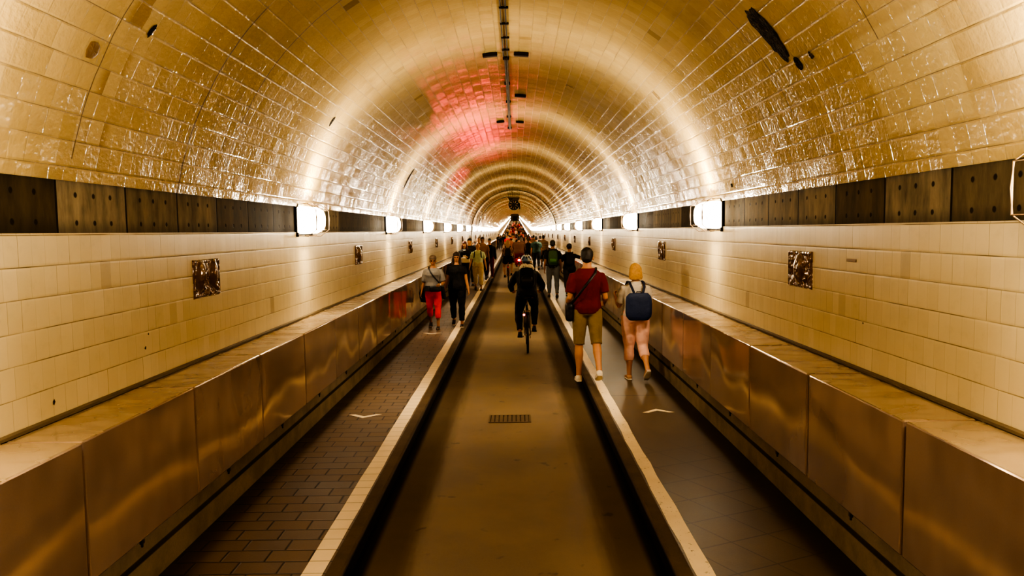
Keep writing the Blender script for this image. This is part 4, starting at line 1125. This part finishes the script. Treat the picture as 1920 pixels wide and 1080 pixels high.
def scarf_mat():
    t = NT('cream_patterned_scarf'); n_ = t.noise(t.objc(), 22, 3)
    return t.fin(Base_Color=t.ramp(n_, [(.36, (.03, .022, .014)), (.42, (.80, .70, .52)), (.75, (.85, .76, .55))]), Roughness=.8)
def helm_mat():
    t = NT('pale_blue_helmet'); n_ = t.noise(t.objc(), 9, 2)
    return t.fin(Base_Color=t.ramp(n_, [(.42, (.16, .26, .42)), (.55, (.62, .66, .66))]), Roughness=.35)
p, rg = rider('cyclist in black with a pale blue helmet riding away in the middle of the road', L0, dict(H=1.60, sex='m', wide=1.10, lean=.42), skin=SKIN, vox=.009,
              top=dict(mat=c_black, hem=.85, sleeve=.97, inf=.028, name='jacket', sl=.9), bottom=dict(mat=c_djean, len=.96, inf=.022), hair=dict(style='short', mat=h_brown), shoes=dict(mat=s_dark, sole=s_dark),
              extra=ex_h(helm_mat(), mat('dark_blue_vent', (.01, .018, .05), .5), scarf_mat()))
backpack(p, rg, 'black backpack with pale strap ends on the helmeted cyclist', c_black, mat('pale_grey_webbing', (.42, .36, .27), .7), .30, .40, .14, 1.20, pocket=mat('matt_dark_pocket', (.016, .014, .014), .6))
# woman cyclist
L1 = (-.25, 31.7, -.10)
bicycle('red-framed bicycle ridden by the woman in a black skirt', L1, mat('red_frame', (.30, .03, .02), .35), ((0, -.6, .70), .02), .6)
p, rg = rider('woman in a tan top and black skirt cycling away near the left line', L1, dict(H=1.70, sex='f', wide=1.05, lean=.12), skin=SKIN3, vox=.014,
              top=dict(mat=c_tan, hem=.95, sleeve=.3, inf=.018, name='blouse'), bottom=dict(mat=c_black, len=.25, inf=.04, name='skirt', loose=.12), hair=dict(style='long', mat=h_blond), shoes=dict(mat=s_dark, sole=s_dark))
backpack(p, rg, 'dark backpack on the woman cycling in the black skirt', c_dark, c_dark, .24, .34, .12, 1.18)
# brown jacket rider with red light
L2 = (.26, 40.9, -.10)
bicycle('bicycle with a glaring red tail light under the rider in brown', L2, BLACK, ((0, -.70, .62), .06), 60.0)
p, rg = rider('broad cyclist in a brown jacket and dark red trousers in mid-road', L2, dict(H=1.84, sex='m', wide=1.34, lean=.06, shoulder=1.15), skin=SKIN, vox=.016,
              top=dict(mat=c_brown, hem=.84, sleeve=.97, inf=.05, name='jacket'), bottom=dict(mat=c_dred, len=.96, inf=.04), hair=dict(style='short', mat=h_black), shoes=dict(mat=s_dark, sole=s_dark))
# two dark red panniers
for sd in (-1, 1):
    bm = bmesh.new(); box(bm, (0, 0, 0), (.15, .30, .38), .04, 3)
    o = obj('pannier', bm, c_dred, mods=remesher(.012, 2)); o.location = (L2[0]+sd*.145, L2[1]-.53, .44)
    tag(o, f'dark red pannier on the {"left" if sd < 0 else "right"} of the bicycle with the glaring tail light', 'bag')
# black top rider
L3 = (.80, 42.4, -.10)
bicycle('pale-framed bicycle ridden by the person in a black top', L3, mat('pale_frame', (.60, .40, .24), .35))
rider('person in a black top with tied brown hair cycling beside the rider in brown', L3, dict(H=1.62, sex='f', wide=1.1, lean=.2), skin=SKIN, vox=.016,
      top=dict(mat=c_black, hem=.9, sleeve=.38, inf=.02, name='t_shirt'), bottom=dict(mat=c_black, len=.45, inf=.02, name='shorts'), hair=dict(style='tail', mat=h_grey), shoes=dict(mat=s_white, sole=s_white))
# pink cap rider
L4 = (-.17, 44.5, -.10)
bicycle('bicycle ridden by the person in a pink cap, beyond the woman in the black skirt', L4, mat('dull_frame', (.05, .03, .02), .4))
def ex_cap(root, rig, HQ, hrot):
    bm = bmesh.new(); ball(bm, HQ(0, -.012, .19), (.10, .12, .085), hrot, 3); obj('cap', bm, mat('pink_cap', (.80, .22, .18), .6), root)
rider('person in a pink cap and rosy top cycling away on the left of the road', L4, dict(H=1.76, sex='m', wide=1.05, lean=.12), skin=SKIN, vox=.016,
      top=dict(mat=cloth('rosy_white_top', (.62, .26, .20)), hem=.9, sleeve=.9, inf=.02, name='shirt'), bottom=dict(mat=c_dark, len=.95, inf=.02), hair=dict(style='short', mat=h_brown), shoes=dict(mat=s_dark, sole=s_dark), extra=ex_cap)

# ------------------------------------------------------------------ distant crowd
protos = []
for (sex, Hh, st, ar, hs, ln, slv) in (('m', 1.78, ST, AD, 'short', .97, .4), ('f', 1.66, ST2, AD2, 'long', .97, .4), ('m', 1.74, ST2, AD2, 'short', .55, .95), ('f', 1.64, ST, AD, 'bob', .75, .95)):
    rg = Rig(Hh, sex, 1.08, legs=st, arms=ar)
    protos.append(person('x', (0, 0, 0), 0, rg, SKIN, .026, dict(mat=c_dark, hem=.9, sleeve=slv, inf=.022), dict(mat=c_dark, len=ln, inf=.018), dict(style=hs, mat=h_brown), None, face=False))
tops = [('red', c_redtr), ('red', c_redtr), ('white', cloth('white_cloth', (.85, .80, .72))), ('pink', c_pink), ('rosy', cloth('light_rose', (.80, .25, .22))), ('dark red', c_dred), ('pink', c_pink), ('pink', cloth('rose_cloth', (.55, .10, .12))), ('cream', c_white), ('black', c_black), ('black', c_black), ('charcoal', c_dark), ('brown', c_brown), ('tan', c_tan), ('grey', c_mgrey), ('cream', c_white), ('dark blue', cloth('dark_blue_cloth', (.02, .03, .06)))]
bots = [c_black, c_dark, c_djean, c_jean, c_brown]
hairs = [h_black, h_brown, h_blond, h_grey, h_red]
usedp = set()
def far(i, x, y, rz, lb=None, top=None):
    pr = protos[i % 4]
    if i % 4 in usedp: o = copy_tree(pr)
    else: o = pr; usedp.add(i % 4)
    road = abs(x) < 1.03
    o.location = (x, y, gz(y)+(-.1 if road else 0)+o.get('dz0', 0)); o.rotation_euler = (0, 0, rz)
    nm, tm = top or R.choice(tops)
    sel = {'shirt': tm, 'trousers': R.choice(bots), 'hair': R.choice(hairs), 'body': R.choice([SKIN, SKIN, SKIN2, SKIN3])}
    for ch in o.children:
        k = ch.name.split('.')[0]
        if k in sel and ch.material_slots: ch.material_slots[0].link = 'OBJECT'; ch.material_slots[0].material = sel[k]
    zone = 'where the tunnel starts to climb' if y < 115 else 'high on the climbing far end'
    if y < 75: zone = 'under the fan past the riders'
    if not lb:
        back = 'walking away' if abs(rz) < 1 else 'coming nearer'
        lb = f'tiny pedestrian in a {nm} top {back}, {zone}'
    tag(o, lb, 'person', 'distant crowd'); return o
for pr in protos:
    pr['dz0'] = pr.location.z
    # remember the resting height of every prototype; copies inherit it
lbx = ['leftmost of the dark group walking far down the left path', 'middle person of the dark group far down the left path', 'rightmost of the dark group far down the left path', 'rear person of the dark group far down the left path']
for j, (x, y) in enumerate(((-1.8, 84), (-1.55, 82), (-1.25, 85), (-1.65, 88))): far(j, x, y, PI, lbx[j], ('black', c_black))
placed = []; cnt = 0; tries = 0
while cnt < 92 and tries < 4000:
    tries += 1
    y = 49+ (R.random()**1.35)*200
    x = R.uniform(-.95, 1.72) if R.random() < .93 else R.uniform(-1.72, -1.3)
    if any(abs(x-a) < .55 and abs(y-b) < .9 for a, b in placed): continue
    placed.append((x, y)); far(R.randrange(4), x, y, PI if x < -1.1 else 0); cnt += 1

# ------------------------------------------------------------------ light, world, camera
w = bpy.data.worlds.new('dim_tunnel_air'); bpy.context.scene.world = w; w.use_nodes = True
w.node_tree.nodes['Background'].inputs[0].default_value = (.5, .33, .15, 1); w.node_tree.nodes['Background'].inputs[1].default_value = .02
def lamp_obj(name, typ, loc, target, energy, col, **kw):
    l = bpy.data.lights.new(name, typ); l.energy = energy; l.color = col
    for k, v in kw.items(): setattr(l, k, v)
    o = link(bpy.data.objects.new(name, l)); o.location = loc
    o.rotation_euler = (Vector(target)-Vector(loc)).to_track_quat('-Z', 'Y').to_euler(); return o
# red laser-like bicycle lights thrown on the vault
lamp_obj('red_bicycle_beam', 'SPOT', (.24, 40.05, .62), (-1.85, 25.0, 3.70), 1100, (1, .03, .05), spot_size=math.radians(5), spot_blend=1.0, shadow_soft_size=.02)
lamp_obj('red_bicycle_beam', 'SPOT', (.28, 40.05, .62), (-.5, 19.5, 4.4), 110, (1, .05, .06), spot_size=math.radians(11), spot_blend=1.0, shadow_soft_size=.02)
lamp_obj('magenta_vault_spot', 'SPOT', (-.8, 150, 3.0), (2.0, 190, 4.6), 2500, (1.0, .12, .45), spot_size=math.radians(18), spot_blend=1.0, shadow_soft_size=.1)  # unseen magenta spot tinting the climbing vault; no fixture stands there

cam = bpy.data.cameras.new('camera'); co = link(bpy.data.objects.new('camera', cam)); bpy.context.scene.camera = co
F = 1400.0; cam.sensor_width = 36; cam.lens = 36*F/1920; cam.clip_start = .05; cam.clip_end = 900
Yc = Vector((6/F, 107/F, -1)).normalized(); u = Vector((-.0123, 1, 0)); u -= Yc*u.dot(Yc); u.normalize(); Xc = Yc.cross(u)
M3 = Matrix((Xc, Yc, u))      # rows: world axes in camera space
co.matrix_world = Matrix.Translation((.07, 0, 2.1)) @ M3.to_4x4()
sc = bpy.context.scene
sc.view_settings.view_transform = 'AgX'; sc.view_settings.look = 'AgX - Very High Contrast'
sc.view_settings.exposure = 0.02; sc.view_settings.gamma = 1.0
sc.cycles.max_bounces = 5; sc.cycles.diffuse_bounces = 3; sc.cycles.glossy_bounces = 3; sc.cycles.adaptive_threshold = .15; sc.cycles.adaptive_min_samples = 16
sc.cycles.use_denoising = True
sc.cycles.sample_clamp_indirect = 6
